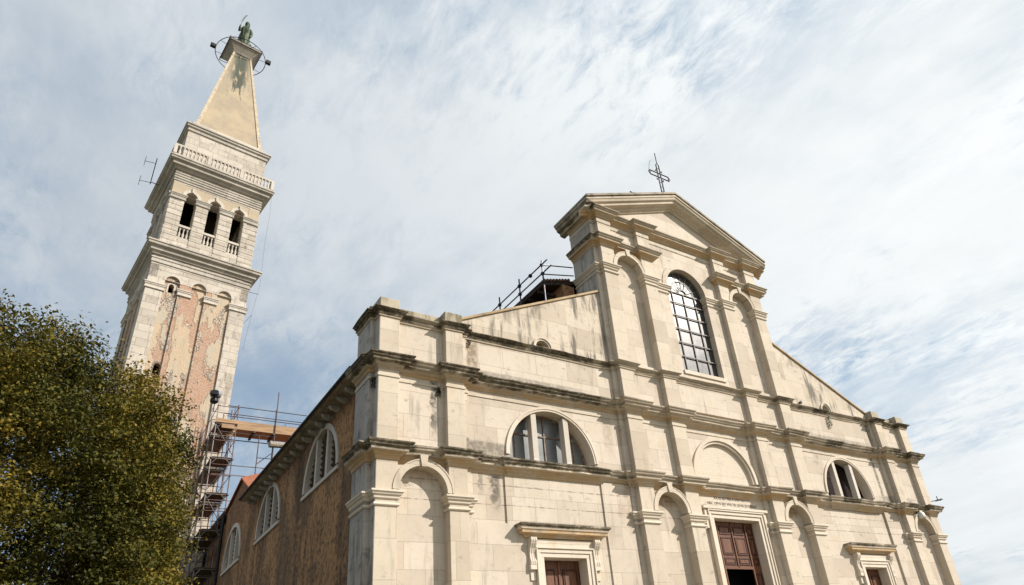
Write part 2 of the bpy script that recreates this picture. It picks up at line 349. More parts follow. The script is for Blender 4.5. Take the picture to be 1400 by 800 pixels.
# ------------------------------------------------------------------ mesh helpers
class MB:
    def __init__(s, T=None): s.v = []; s.f = []; s.T = T
    def add(s, vs, fs):
        k = len(s.v)
        s.v += [tuple(s.T(*p)) if s.T else tuple(p) for p in vs]
        s.f += [tuple(k + i for i in f) for f in fs]; return s
    def box(s, x0, x1, y0, y1, z0, z1):
        return s.add([(x0, y0, z0), (x1, y0, z0), (x1, y1, z0), (x0, y1, z0), (x0, y0, z1), (x1, y0, z1), (x1, y1, z1), (x0, y1, z1)],
                     [(0, 3, 2, 1), (4, 5, 6, 7), (0, 1, 5, 4), (1, 2, 6, 5), (2, 3, 7, 6), (3, 0, 4, 7)])
    def prism(s, poly, d0, d1, order='xyz', holes=(), back=True):
        """poly in (u, z); extruded between depth d0 and d1 along y. order maps (u,d,z) -> axes"""
        loops = [list(poly)] + [list(h) for h in holes]
        tri = tessellate_polygon([[Vector((a, b, 0)) for a, b in l] for l in loops])
        pts = [p for l in loops for p in l]; n = len(pts)
        def mk(u, d, z): return (u, d, z) if order == 'xyz' else (d, u, z)
        vs = [mk(a, d0, b) for a, b in pts] + [mk(a, d1, b) for a, b in pts]
        fs = [tuple(t) for t in tri]
        if back: fs += [tuple(i + n for i in reversed(t)) for t in tri]
        k = 0
        for l in loops:
            m = len(l)
            for i in range(m): fs.append((k + i, k + (i + 1) % m, n + k + (i + 1) % m, n + k + i))
            k += m
        return s.add(vs, fs)
    def sweep(s, path, prof, closed=False, worn=0.):
        """prof: closed loop of (outward offset, z); worn > 0 breaks long runs into stones that sit slightly out of line"""
        if worn:
            q = [path[0]]
            for a, b in zip(path[:-1], path[1:]):
                L = math.hypot(b[0] - a[0], b[1] - a[1]); k = max(1, int(L / .42)) if L > 1.0 else 1
                q += [(a[0] + (b[0] - a[0]) * t / k, a[1] + (b[1] - a[1]) * t / k) for t in range(1, k)] + [b]
            path = q
        n = len(path); rings = []
        for i, (px, py) in enumerate(path):
            ns = []
            for a, b in ((i - 1, i), (i, i + 1)):
                if closed: a %= n; b %= n
                elif a < 0 or b >= n: continue
                d = Vector((path[b][0] - path[a][0], path[b][1] - path[a][1])).normalized(); ns.append(Vector((d.y, -d.x)))
            if len(ns) == 2:
                dt = 1 + ns[0].dot(ns[1]); nn = (ns[0] + ns[1]) / max(dt, .2)
            else: nn = ns[0]
            if worn:
                kz = worn * noise.noise(Vector((px * .9, py, prof[0][1])))
                rr = []
                for j, (o, z) in enumerate(prof):
                    w_ = worn * noise.noise(Vector((px * 2.3, z * 9, py * 2))) * (1 if o > .05 else 0)
                    chip = worn * 1.6 * max(0, noise.noise(Vector((px * 3.1, z * 2, 4))) - .28) * (1 if o > .2 else 0)
                    rr.append((px + nn.x * (o + w_ - chip * 2), py + nn.y * (o + w_ - chip * 2), z + kz + w_ * .6 * (1 if o > .05 else 0)))
                rings.append(rr)
            else: rings.append([(px + nn.x * o, py + nn.y * o, z) for o, z in prof])
        m = len(prof); vs = [p for r in rings for p in r]; fs = []
        for i in range(n if closed else n - 1):
            j = (i + 1) % n
            for k in range(m): fs.append((i * m + k, j * m + k, j * m + (k + 1) % m, i * m + (k + 1) % m))
        if not closed: fs += [tuple(range(m)), tuple((n - 1) * m + k for k in reversed(range(m)))]
        return s.add(vs, fs)
    def tube(s, p0, p1, r, n=8, r1=None, caps=True):
        p0 = Vector(p0); p1 = Vector(p1); d = (p1 - p0).normalized()
        a = d.orthogonal().normalized(); b = d.cross(a); r1 = r if r1 is None else r1
        vs = []
        for p, rr in ((p0, r), (p1, r1)):
            for i in range(n):
                t = 2 * math.pi * i / n; vs.append(tuple(p + (a * math.cos(t) + b * math.sin(t)) * rr))
        fs = [(i, (i + 1) % n, n + (i + 1) % n, n + i) for i in range(n)]
        if caps: fs += [tuple(reversed(range(n))), tuple(range(n, 2 * n))]
        return s.add(vs, fs)
    def chain(s, pts, rad, n=8, closed=False):
        pts = [Vector(p) for p in pts]; N = len(pts); rad = rad if isinstance(rad, (list, tuple)) else [rad] * N
        vs = []; prev = None
        for i, p in enumerate(pts):
            if closed: d = pts[(i + 1) % N] - pts[i - 1]
            else: d = pts[min(i + 1, N - 1)] - pts[max(i - 1, 0)]
            d.normalize()
            if prev is None: a = d.orthogonal().normalized()
            else: a = (prev - d * prev.dot(d)).normalized()
            prev = a; b = d.cross(a)
            for k in range(n):
                t = 2 * math.pi * k / n; vs.append(tuple(p + (a * math.cos(t) + b * math.sin(t)) * rad[i]))
        fs = []
        for i in range(N if closed else N - 1):
            j = (i + 1) % N
            for k in range(n): fs.append((i * n + k, i * n + (k + 1) % n, j * n + (k + 1) % n, j * n + k))
        if not closed: fs += [tuple(reversed(range(n))), tuple((N - 1) * n + k for k in range(n))]
        return s.add(vs, fs)
    def lathe(s, prof, cx, cy, n=16, sx=1, sy=1):
        vs = [(cx + math.cos(2 * math.pi * k / n) * r * sx, cy + math.sin(2 * math.pi * k / n) * r * sy, z) for r, z in prof for k in range(n)]
        fs = [(i * n + k, i * n + (k + 1) % n, (i + 1) * n + (k + 1) % n, (i + 1) * n + k) for i in range(len(prof) - 1) for k in range(n)]
        fs += [tuple(reversed(range(n))), tuple((len(prof) - 1) * n + k for k in range(n))]
        return s.add(vs, fs)
    def build(s, name, mat, parent=None, smooth=False, bevel=0., label=None, fix=True):
        me = bpy.data.meshes.new(name); me.from_pydata(s.v, [], s.f); me.validate()
        o = bpy.data.objects.new(name, me); scene.collection.objects.link(o)
        if fix:
            import bmesh
            bm = bmesh.new(); bm.from_mesh(me); bmesh.ops.recalc_face_normals(bm, faces=bm.faces); bm.to_mesh(me); bm.free()
        if smooth: me.polygons.foreach_set('use_smooth', [True] * len(me.polygons))
        me.materials.append(mat)
        if bevel:
            b = o.modifiers.new('bevel', 'BEVEL'); b.width = bevel; b.segments = 1; b.limit_method = 'ANGLE'; b.angle_limit = R(50)
        if parent is not None: o.parent = parent
        if label: o['label'] = label
        return o
def tag(o, label=None, cat=None, group=None, kind=None):
    if label: o['label'] = label
    if cat: o['category'] = cat
    if group: o['group'] = group
    if kind: o['kind'] = kind
    return o
def empty(name, label, cat, loc=(0, 0, 0), group=None):
    o = bpy.data.objects.new(name, None); scene.collection.objects.link(o); o.location = loc
    o.empty_display_size = .3
    return tag(o, label, cat, group)
def arch(cx, zb, zs, r, n=20):
    return [(cx - r, zb)] + [(cx - r * math.cos(math.pi * i / n), zs + r * math.sin(math.pi * i / n)) for i in range(n + 1)] + [(cx + r, zb)]
def ring(mb, cx, zs, r0, r1, y0, y1, n=22, a0=0, a1=math.pi, order='xyz'):
    """arched band between radii r0 < r1, depth y0..y1"""
    A = [a0 + (a1 - a0) * i / n for i in range(n + 1)]; vs = []
    for a in A:
        for r, d in ((r0, y0), (r1, y0), (r1, y1), (r0, y1)):
            u, z = cx - r * math.cos(a), zs + r * math.sin(a)
            vs.append((u, d, z) if order == 'xyz' else (d, u, z))
    fs = [(i * 4 + k, (i + 1) * 4 + k, (i + 1) * 4 + (k + 1) % 4, i * 4 + (k + 1) % 4) for i in range(n) for k in range(4)]
    fs += [(0, 1, 2, 3), (n * 4 + 3, n * 4 + 2, n * 4 + 1, n * 4)]
    return mb.add(vs, fs)

# ------------------------------------------------------------------ ground
GZ = -.3
mb = MB(); mb.box(-400, 400, -400, 500, GZ - 1, GZ); tag(mb.build('ground', M['lawn']), kind='structure')
mb = MB()
for i in range(7): mb.box(-16.5 - .35 * (6 - i), 16.5 + .35 * (6 - i), -3.0 - .36 * (6 - i), 1.0 + .01 * i, GZ + .004 + i * .17, GZ + .17 * (i + 1))
tag(mb.build('church_steps', M['paving']), kind='structure')
BZ = .89

# ------------------------------------------------------------------ CHURCH
CH = empty('church', 'pale limestone baroque church facade with pediment and brown rendered flank', 'church', (0, 0, 0))
PIL = [(-14.5, -13.86), (-12.29, -11.67), (-4.99, -4.28), (-2.76, -2.07)]
PF, PV = -.35, -.12   # pilaster plane, pavilion plane
z1, z2, z3, z4, z5 = 8.21, 10.94, 12.58, 18.51, 19.96

def front_path(level):
    cy = PV if level == 3 else 0
    sill = -.07 if level == 1 else 0
    L = [(-14.65, 1.15), (-14.65, 0), (-14.5, 0), (-14.5, PF), (-13.86, PF), (-13.86, PV), (-12.29, PV), (-12.29, PF), (-11.67, PF), (-11.67, PV), (-11.45, PV), (-11.45, 0)]
    if sill: L += [(-10.12, 0), (-10.12, sill), (-6.4, sill), (-6.4, 0)]
    L += [(-5.2, 0), (-5.2, PV), (-4.99, PV), (-4.99, PF), (-4.28, PF), (-4.28, PV), (-2.76, PV), (-2.76, PF), (-2.07, PF), (-2.07, PV)]
    if cy == 0: L += [(-1.85, PV), (-1.85, 0)]
    Rr = [(-x, y) for x, y in reversed(L)]
    if level == 3: return L + Rr
    return L + Rr
def prof(zl, o, h, fas=.0):
    """classical cornice section: lip top at zl, overhang o, height h"""
    k = h
    return [(-.04, zl + .07), (o * .8, zl + .015), (o, zl), (o, zl - .05 * k / .45), (o - .035, zl - .07 * k / .45), (o - .06, zl - .13 * k / .45),
            (o - .12, zl - .17 * k / .45), (o - .12, zl - .25 * k / .45), (max(o - .24, .10), zl - .265 * k / .45), (max(o - .27, .075), zl - .33 * k / .45),
            (.05, zl - .36 * k / .45), (.035, zl - .45 * k / .45), (-.04, zl - .46 * k / .45)]
CUTS = []
def breakup(mb, amp=.012):
    pass
for name, zl, o, h, mt, lv in (('lower_cornice', z1, .36, .46, 'cornice_low', 1), ('middle_cornice', z2, .39, .42, 'cornice', 2), ('attic_cornice', z3, .21, .25, 'cornice', 3)):
    mb = MB(); mb.sweep(front_path(lv), prof(zl, o, h), worn=.03); mb.build(name, M[mt], CH, bevel=.008)
# thin architrave bands below the cornices
mb = MB(); mb.sweep(front_path(2), [(-.04, z2 - .56), (.028, z2 - .56), (.028, z2 - .64), (-.04, z2 - .64)]); mb.build('string_course', M['pier'], CH)

# pilasters
for i, (a, b) in enumerate(PIL):
    for s in (-1, 1):
        x0, x1 = (a, b) if s == -1 else (-b, -a)
        top = 12.56 if i < 2 else z5 - .02
        mb = MB(); mb.box(x0, x1, PF, .3, BZ, top); mb.build('pilaster', M['pier'], CH, bevel=.012)
        mb = MB(); mb.box(x0 - .06, x1 + .06, PF - .07, .2, BZ + .003, BZ + .75); mb.build('pilaster_base', M['pier'], CH, bevel=.02)
# side block
for s in (-1, 1):
    mb = MB(); mb.box(*sorted((s * 14.65, s * 14.32)), .02, 1.15, BZ, 12.5)
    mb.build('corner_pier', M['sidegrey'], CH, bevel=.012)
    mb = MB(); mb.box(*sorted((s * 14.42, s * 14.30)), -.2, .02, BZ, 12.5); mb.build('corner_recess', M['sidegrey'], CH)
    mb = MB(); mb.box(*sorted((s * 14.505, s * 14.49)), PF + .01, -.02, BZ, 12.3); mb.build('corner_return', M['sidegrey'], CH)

# walls ---------------------------------------------------------
D1 = 1.1
NX, NR, NS = 13.075, .792, 6.93      # outer niches
MXc, MR = 3.52, .767                  # inner niches
LX, LR = 8.25, 1.70
for s in (-1, 1):
    # pavilion with outer niche
    mb = MB(); xs = sorted((s * 14.42, s * 11.45))
    mb.prism([(xs[0], BZ), (xs[1], BZ), (xs[1], 12.5), (xs[0], 12.5)], PV, .6, holes=[arch(s * NX, BZ + .8, NS, NR)])
    mb.build('corner_bay_wall', M['stone'], CH)
    mb = MB(); mb.box(s * NX - .83, s * NX + .83, 0.0, .1, BZ, 7.9); mb.build('niche_back', M['stone'], CH)
    # wing wall
    xs = sorted((s * 11.45, s * 5.2)); mb = MB()
    mb.prism([(xs[0], BZ), (xs[1], BZ), (xs[1], 12.5), (xs[0], 12.5)], 0, D1,
             holes=[[(s * LX - .812, BZ + .01), (s * LX + .812, BZ + .01), (s * LX + .812, 5.282), (s * LX - .812, 5.282)], arch(s * LX, 8.255, 8.47, LR + .012, 32)])
    mb.build('wing_wall', M['stone'], CH)
    # facing slabs standing proud of the wing wall
    def slab(xa, xb, za, zb, y, holes=()):
        xa, xb = sorted((s * xa, s * xb)); m = MB(); m.prism([(xa, za), (xb, za), (xb, zb), (xa, zb)], y, .01, holes=holes, back=False); return m
    if s == -1:
        m = slab(10.22, 6.45, BZ, z1 - .40, -.05, [[(-LX - .815, BZ + .012), (-LX + .815, BZ + .012), (-LX + .815, 5.285), (-LX - .815, 5.285)]]); m.build('facing_slab', M['stone'], CH)
        slab(11.45, 10.22, BZ, 6.25, -.052).build('facing_slab', M['stone'], CH)
        slab(6.45, 5.2, BZ, z1 - .40, -.10).build('facing_slab', M['stone'], CH)
    else:
        slab(10.35, 11.45, BZ, z1 - .40, -.09).build('facing_slab', M['stone'], CH)
    # inner pavilion with two niches
    xs = sorted((s * 5.2, s * 1.85)); mb = MB()
    mb.prism([(xs[0], BZ), (xs[1], BZ), (xs[1], z5), (xs[0], z5)], PV, 1.35, holes=[arch(s * MXc, BZ + .8, NS, MR), arch(s * MXc, 12.8, 17.27, MR - .02)])
    mb.build('inner_bay_wall', M['stone'], CH)
    mb = MB(); mb.box(s * MXc - .83, s * MXc + .83, 0.02, .1, BZ, 18.2); mb.build('niche_back', M['stone'], CH)
    # archivolts with keystones
    for cx, zs, r, rd in ((s * NX, NS, .74, .19), (s * MXc, NS, .715, .19), (s * MXc, 17.27, .70, .19)):
        mb = MB(); ring(mb, cx, zs, r, r + rd, PF - .012, .02)
        ring(mb, cx, zs, r + rd - .035, r + rd + .005, PF - .026, PF)
        mb.build('niche_arch', M['pier'], CH)
        mb = MB(); k0 = zs + r - .03; k1 = zs + r + rd + .12
        mb.prism([(cx - .075, k0), (cx + .075, k0), (cx + .13, k1), (cx - .13, k1)], PF - .055, 0); mb.build('keystone', M['pier'], CH)
    # imposts
    IP = lambda z: [(-.04, z + .03), (.15, z), (.15, z - .05), (.12, z - .07), (.10, z - .12), (.06, z - .14), (.05, z - .21), (.015, z - .24), (-.04, z - .24)]
    IB = lambda z: [(-.04, z - .33), (.03, z - .33), (.055, z - .36), (.055, z - .39), (.03, z - .42), (-.04, z - .42)]
    def S(p): return p if s == -1 else [(-x, y) for x, y in reversed(p)]
    paths = [(S([(-14.65, 1.15), (-14.65, 0), (-14.5, 0), (-14.5, PF), (-13.86, PF), (-13.86, -.01)]), 6.86),
             (S([(-12.29, -.01), (-12.29, PF), (-11.67, PF), (-11.67, PV), (-11.45, PV), (-11.45, 0)]), 6.86),
             (S([(-5.2, 0), (-5.2, PV), (-4.99, PV), (-4.99, PF), (-4.28, PF), (-4.28, .0)]), 6.86),
             (S([(-2.76, .0), (-2.76, PF), (-2.07, PF), (-2.07, PV), (-1.85, PV), (-1.85, 0)]), 6.86),
             (S([(-5.2, 1.35), (-5.2, PV), (-4.99, PV), (-4.99, PF), (-4.28, PF), (-4.28, .0)]), 17.19),
             (S([(-2.76, .0), (-2.76, PF), (-2.07, PF), (-2.07, PV), (-1.2, PV), (-1.2, .13)]), 17.19)]
    for p, z in paths:
        mb = MB(); mb.sweep(p, IP(z)); mb.sweep(p, IB(z)); mb.build('impost', M['trim'], CH)
    # upper capital cornice, pavilion only
    p = S([(-5.2, 1.35), (-5.2, PV), (-4.99, PV), (-4.99, PF), (-4.28, PF), (-4.28, PV), (-2.76, PV), (-2.76, PF), (-2.07, PF), (-2.07, PV)])
    mb = MB(); mb.sweep(p, prof(z4, .36, .40), worn=.02); mb.build('capital_cornice', M['cornice_top'], CH, bevel=.008)
    # outer return of the capital cornice beside the window bay
    # attic blocks
    for a, b in (PIL[0], PIL[1]):
        x0, x1 = sorted((s * -a, s * -b)); 
        if s == -1: x0, x1 = a, b
        else: x0, x1 = -b, -a
        mb = MB(); mb.box(x0 - .01, x1 + .01, PF + .0, .5, z3 + .02, 13.03); mb.build('attic_block', M['attic'], CH, bevel=.02)
    mb = MB(); x0, x1 = sorted((s * 14.4, s * 11.6)); mb.box(x0, x1, -.06, .75, z3 - .1, 12.93); mb.build('attic_parapet', M['attic'], CH, bevel=.02)
    mb = MB(); x0, x1 = sorted((s * 14.6, s * 14.2)); mb.box(x0, x1, .25, 1.0, z3 - .1, 13.0); mb.build('attic_block', M['attic'], CH, bevel=.02)
    # sloping screen wall
    zt = lambda x: 13.0 + .448 * (11.6 - x)      # x positive distance
    q = [(s * 11.6, 12.4), (s * 5.19, 12.4), (s * 5.19, zt(5.19)), (s * 11.6, zt(11.6))]
    oc = arch(s * 8.27, 12.60, 12.66, .29, 14)
    mb = MB(); mb.prism(q, .0, .55, holes=[oc]); mb.build('screen_wall', M['streaked'], CH)
    mb = MB(); mb.prism([(s * 11.75, zt(11.75)), (s * 5.19, zt(5.19)), (s * 5.19, zt(5.19) + .10), (s * 11.75, zt(11.75) + .10)], -.07, .62); mb.build('screen_coping', M['coping'], CH, bevel=.01)
    mb = MB(); ring(mb, s * 8.27, 12.66, .285, .37, -.05, .2, 16); ring(mb, s * 8.27, 12.66, .355, .40, -.09, .0, 16); mb.build('oculus_arch', M['trim'], CH)
    mb = MB(); mb.box(s * 8.27 - .34, s * 8.27 + .34, .3, .34, 12.5, 13.1); mb.build('oculus_infill', M['stone'], CH)

# middle bay
mb = MB(); mb.prism([(-1.85, BZ), (1.85, BZ), (1.85, 11.2), (-1.85, 11.2)], 0, D1,
                    holes=[[(-1.262, BZ + .01), (1.262, BZ + .01), (1.262, 6.912), (-1.262, 6.912)], arch(0, 8.255, 8.42, 1.665, 32)]); mb.build('middle_bay_wall', M['stone'], CH)
mb = MB(); mb.prism([(-1.85, 11.2), (1.85, 11.2), (1.85, z5 + .3), (-1.85, z5 + .3)], PV, .9, holes=[arch(0, 13.05, 17.2, 1.205, 32)]); mb.build('window_bay_wall', M['stone'], CH)
mb = MB(); mb.box(-1.7, 1.7, .10, .2, 8.2, 10.2); mb.build('inscribed_tablet', M['tablet'], CH)
mb = MB(); ring(mb, 0, 8.42, 1.66, 1.80, -.09, .1, 40); ring(mb, 0, 8.42, 1.56, 1.67, -.03, .1, 40); mb.build('tympanum_arch', M['trim'], CH)
mb = MB(); ring(mb, 0, 17.2, 1.2, 1.46, PV - .035, .0, 36); mb.build('window_arch_band', M['stone'], CH)
mb = MB(); mb.box(-1.24, 1.24, PV - .06, .2, 12.88, 13.06); mb.build('window_sill', M['trim'], CH, bevel=.01)

# pediment
pp = front_path(3)
def upper_path():
    L = [(-5.2, 1.35), (-5.2, PV), (-4.99, PV), (-4.99, PF), (-4.28, PF), (-4.28, PV), (-2.76, PV), (-2.76, PF), (-2.07, PF), (-2.07, PV)]
    return L + [(-x, y) for x, y in reversed(L)]
mb = MB(); mb.sweep(upper_path(), prof(z5, .38, .36), worn=.02); mb.build('pediment_base_cornice', M['cornice_top'], CH, bevel=.008)
mb = MB(); mb.sweep(upper_path(), [(-.04, z5 - .44), (.025, z5 - .44), (.025, z5 - .62), (-.04, z5 - .62)]); mb.build('frieze_band', M['pier'], CH)
sl_ = .405
zr = lambda x: 22.42 - sl_ * abs(x)        # rake lip line
mb = MB(); mb.prism([(-5.2, z5 - .05), (5.2, z5 - .05), (5.2, zr(5.2) - .3), (0, 22.1), (-5.2, zr(5.2) - .3)], PV, 1.35); mb.build('tympanum', M['stone'], CH)
XE = 5.72
rp = [(-.03, .06), (.60, .03), (.62, 0), (.62, -.07), (.58, -.10), (.55, -.20), (.44, -.26), (.44, -.36), (.22, -.40), (.20, -.47), (.10, -.50), (.08, -.60), (-.03, -.60)]
vs_ = []; 
for x in (-XE, 0, XE):
    for o, h in rp: vs_.append((x, PV - o, zr(x) + h))
m_ = len(rp); fs_ = [(i * m_ + k, (i + 1) * m_ + k, (i + 1) * m_ + (k + 1) % m_, i * m_ + (k + 1) % m_) for i in (0, 1) for k in range(m_)]
fs_ += [tuple(range(m_)), tuple(2 * m_ + k for k in reversed(range(m_)))]
mb = MB(); mb.add(vs_, fs_); mb.build('raking_cornice', M['cornice_top'], CH, bevel=.008)
mb = MB()
mb.prism([(-XE, zr(XE) + .075), (0, zr(0) + .075), (XE, zr(XE) + .075), (XE, zr(XE) + .19), (0, zr(0) + .20), (-XE, zr(XE) + .19)], PV - .66, 1.75)
mb.build('pediment_roof', M['rake'], CH, bevel=.008)
for s in (-1, 1):     # side eaves of the pediment, returning backwards
    mb = MB(); x = s * 5.2
    pr_ = [(0, 0), (.50, 0), (.50, -.09), (.44, -.12), (.40, -.24), (.26, -.30), (.24, -.42), (.10, -.46), (0, -.46)]
    zz0 = zr(XE) + .07
    vv = [(x + s * o, yy, zz0 + h) for yy in (PV - .02, 1.70) for o, h in pr_]; n_ = len(pr_)
    ff = [(k, (k + 1) % n_, n_ + (k + 1) % n_, n_ + k) for k in range(n_)] + [tuple(range(n_)), tuple(range(n_, 2 * n_))]
    mb.add(vv, ff); mb.build('side_eave', M['rake'], CH)
    # body side facing (grey, rain washed)
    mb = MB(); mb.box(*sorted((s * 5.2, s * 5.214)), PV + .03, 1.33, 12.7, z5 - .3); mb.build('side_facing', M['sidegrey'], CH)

# lunette windows
def pane_clip_bars(mb, cx, zb, R_, yb, xs, zs, t=.03, d=.03):
    for x in xs:
        top = math.sqrt(max(R_ ** 2 - x ** 2, .01)); mb.box(cx + x - t / 2, cx + x + t / 2, yb, yb + d, zb, 8.47 + top - .02)
    for z in zs:
        w = math.sqrt(max(R_ ** 2 - (z - 8.47) ** 2, .01)); mb.box(cx - w + .02, cx + w - .02, yb + .002, yb + d - .002, z - t / 2, z + t / 2)
for s in (-1, 1):
    cx = s * LX
    mb = MB(); ring(mb, cx, 8.47, LR, LR + .07, -.035, .3, 40); ring(mb, cx, 8.47, LR + .07, LR + .15, -.055, .0, 40)
    W_ = mb.build('lunette_window', M['trim'], CH)
    for k in (-1, 1):
        xm = cx + k * .66; hh = math.sqrt(LR ** 2 - .76 ** 2)
        mb = MB(); mb.box(xm - .11, xm + .11, .02, .28, 8.25, 8.47 + hh + .04); mb.build('mullion', M['mull'], W_, bevel=.01)
    mb = MB(); mb.prism(arch(cx, 8.2, 8.47, LR + .05, 32), .50, .53); mb.build('pane', M['glass_l'] if s < 0 else M['glass_d'], W_)
    mb = MB(); pane_clip_bars(mb, cx, 8.2, LR, .46, (-1.18, 0.02, 1.22), (9.42,), .045)
    ring(mb, cx, 8.47, LR - .06, LR, .45, .5, 36)
    mb.build('glazing_bars', M['bar'] if s < 0 else M['iron'], W_)

# big arched window
mb = MB(); mb.prism(arch(0, 13.0, 17.2, 1.24, 32), .17, .20); BW = mb.build('arched_window', M['glass'], CH)
mb = MB()
for x in (-.70, 0, .70): mb.box(x - .022, x + .022, .12, .165, 13.05, 17.2)
for z in (13.2, 13.9, 14.59, 15.28, 15.97, 16.65): mb.box(-1.2, 1.2, .10, .14, z - .02, z + .02)
mb.build('glazing_bars', M['bargrey'], BW)
mb = MB()
for i in range(1, 8):
    a = math.pi * i / 8; mb.tube((.26 * math.cos(a), .14, 17.22 + .26 * math.sin(a)), (1.17 * math.cos(a), .14, 17.22 + 1.17 * math.sin(a)), .018, 6)
ring(mb, 0, 17.22, .22, .28, .12, .16, 16); ring(mb, 0, 17.22, .68, .71, .12, .15, 24); mb.box(-1.2, 1.2, .115, .158, 17.19, 17.24); ring(mb, 0, 17.2, 1.15, 1.2, .10, .16, 30)
mb.build('fanlight_bars', M['bargrey'], BW)

# doors
def frame(mb, cx, hw, zt, w, y0, y1, zb=BZ):
    mb.box(cx - hw - w, cx - hw, y0, y1, zb, zt); mb.box(cx + hw, cx + hw + w, y0, y1, zb, zt); mb.box(cx - hw - w, cx + hw + w, y0, y1, zt + .001, zt + w)
def panel(x0, x1, z0, z1, y, par):
    mb = MB(); t = .045
    mb.box(x0, x1, y - .028, y, z0, z0 + t); mb.box(x0, x1, y - .028, y, z1 - t, z1); mb.box(x0, x0 + t, y - .026, y, z0 + t, z1 - t); mb.box(x1 - t, x1, y - .026, y, z0 + t, z1 - t)
    mb.build('panel_moulding', M['door_dark'], par)
    mb = MB(); mb.box(x0 + t + .02, x1 - t - .02, y - .02, y, z0 + t + .02, z1 - t - .02); mb.build('panel', M['door'], par, bevel=.008)
for s in (-1, 1):
    cx = s * LX
    mb = MB(); frame(mb, cx, .80, 5.27, .13, -.12, .32); frame(mb, cx, .93, 5.40, .12, -.15, -.01); frame(mb, cx, 1.05, 5.52, .05, -.19, -.01)
    mb.build('door_surround', M['trim'], CH, bevel=.008)
    mb = MB(); mb.box(cx - 1.12, cx + 1.12, -.13, 0, 5.572, 5.80); mb.build('door_frieze', M['trim'], CH)
    mb = MB(); hp = [(cx - 1.36, 0), (cx - 1.36, -.0), (cx + 1.36, 0)]
    pth = [(cx - 1.37, .02), (cx - 1.37, -.05), (cx + 1.37, -.05), (cx + 1.37, .02)]
    mb.sweep(pth, [(-.05, 6.30), (.30, 6.24), (.36, 6.22), (.36, 6.16), (.31, 6.13), (.29, 6.05), (.26, 6.04), (.26, 5.95), (.10, 5.92), (.07, 5.84), (-.05, 5.82)])
    mb.box(cx - 1.38, cx + 1.38, -.06, .02, 5.80, 6.29)
    mb.build('door_hood', M['cornice_low'], CH, bevel=.006)
    for k in (-1, 1):
        xc = cx + k * 1.21; mb = MB()
        sp = [(-.0, 5.83), (-.27, 5.83), (-.29, 5.74), (-.25, 5.64), (-.17, 5.52), (-.13, 5.38), (-.14, 5.24), (-.18, 5.14), (-.17, 5.04), (-.10, 5.0), (0, 5.0)]
        for j, w in ((-1, .03), (0, .03), (1, .03)):
            mb.prism(sp, xc + j * .075 - w, xc + j * .075 + w, order='yx')
        mb.prism([(a * .86, 5.0 + (b - 5.0) * .99) for a, b in sp], xc - .10, xc + .10, order='yx')
        mb.box(xc - .12, xc + .12, -.17, -.0, 4.90, 5.03)
        mb.box(xc - .09, xc + .09, -.09, -.0, 4.6, 4.90)
        mb.build('console', M['trim'], CH, bevel=.004)
    mb = MB(); mb.box(cx - .80, cx + .80, .33, .40, BZ, 5.27); dr = mb.build('side_door', M['door'], CH)
    mb = MB(); mb.box(cx - .035, cx + .035, .29, .33, BZ, 5.27); mb.build('door_stile', M['door'], dr)
    for k in (-1, 1):
        a, b = sorted((cx + k * .14, cx + k * .70)); 
        for z0, zt_ in ((4.10, 5.02), (2.9, 3.9), (1.1, 2.7)): panel(a, b, z0, zt_, .33, dr)
# main portal
mb = MB(); frame(mb, 0, 1.25, 6.90, .14, -.10, .3); frame(mb, 0, 1.39, 7.04, .12, -.14, -.01); frame(mb, 0, 1.51, 7.16, .06, -.18, -.01)
mb.box(-1.72, -1.575, -.13, -.01, 6.5, 7.222); mb.box(1.575, 1.72, -.13, -.01, 6.5, 7.222)
mb.box(-1.80, 1.80, -.20, -.01, 7.225, 7.33)
mb.build('portal_surround', M['trim'], CH, bevel=.008)
mb = MB(); mb.prism([(-1.25, 5.2), (1.25, 5.2), (1.25, 6.9), (-1.25, 6.9)], .31, .38); PD = mb.build('portal_door', M['door'], CH)
for k in (-1, 1):
    a, b = sorted((k * .10, k * .68))
    for z0, zt_ in ((6.42, 6.74), (5.66, 6.32), (5.30, 5.56)): panel(a, b, z0, zt_, .31, PD)
    a, b = sorted((k * .88, k * 1.18))
    for z0, zt_ in ((6.42, 6.74), (5.66, 6.32), (5.30, 5.56), (3.6, 5.0), (1.2, 3.4)): panel(a, b, z0, zt_, .31, PD)
    mb = MB(); mb.box(*sorted((k * .80, k * 1.25)), .311, .37, BZ, 5.199); mb.build('door_stile', M['door'], PD)
    mb = MB(); mb.box(*sorted((k * .745, k * .81)), .265, .31, BZ, 6.9); mb.build('door_stile', M['door'], PD)
mb = MB(); mb.box(-.03, .03, .27, .31, 5.2, 6.9); mb.box(-.745, .745, .27, .309, 5.14, 5.24); mb.build('transom_rail', M['door'], PD)
mb = MB(); mb.box(-1.25, 1.25, 1.1, 1.3, BZ, 7); mb.box(-1.3, -1.26, .4, 1.3, BZ, 7); mb.box(1.26, 1.3, .4, 1.3, BZ, 7); mb.box(-1.3, 1.3, .4, 1.3, 6.95, 7.0); mb.build('dark_vestibule', M['black'], CH)

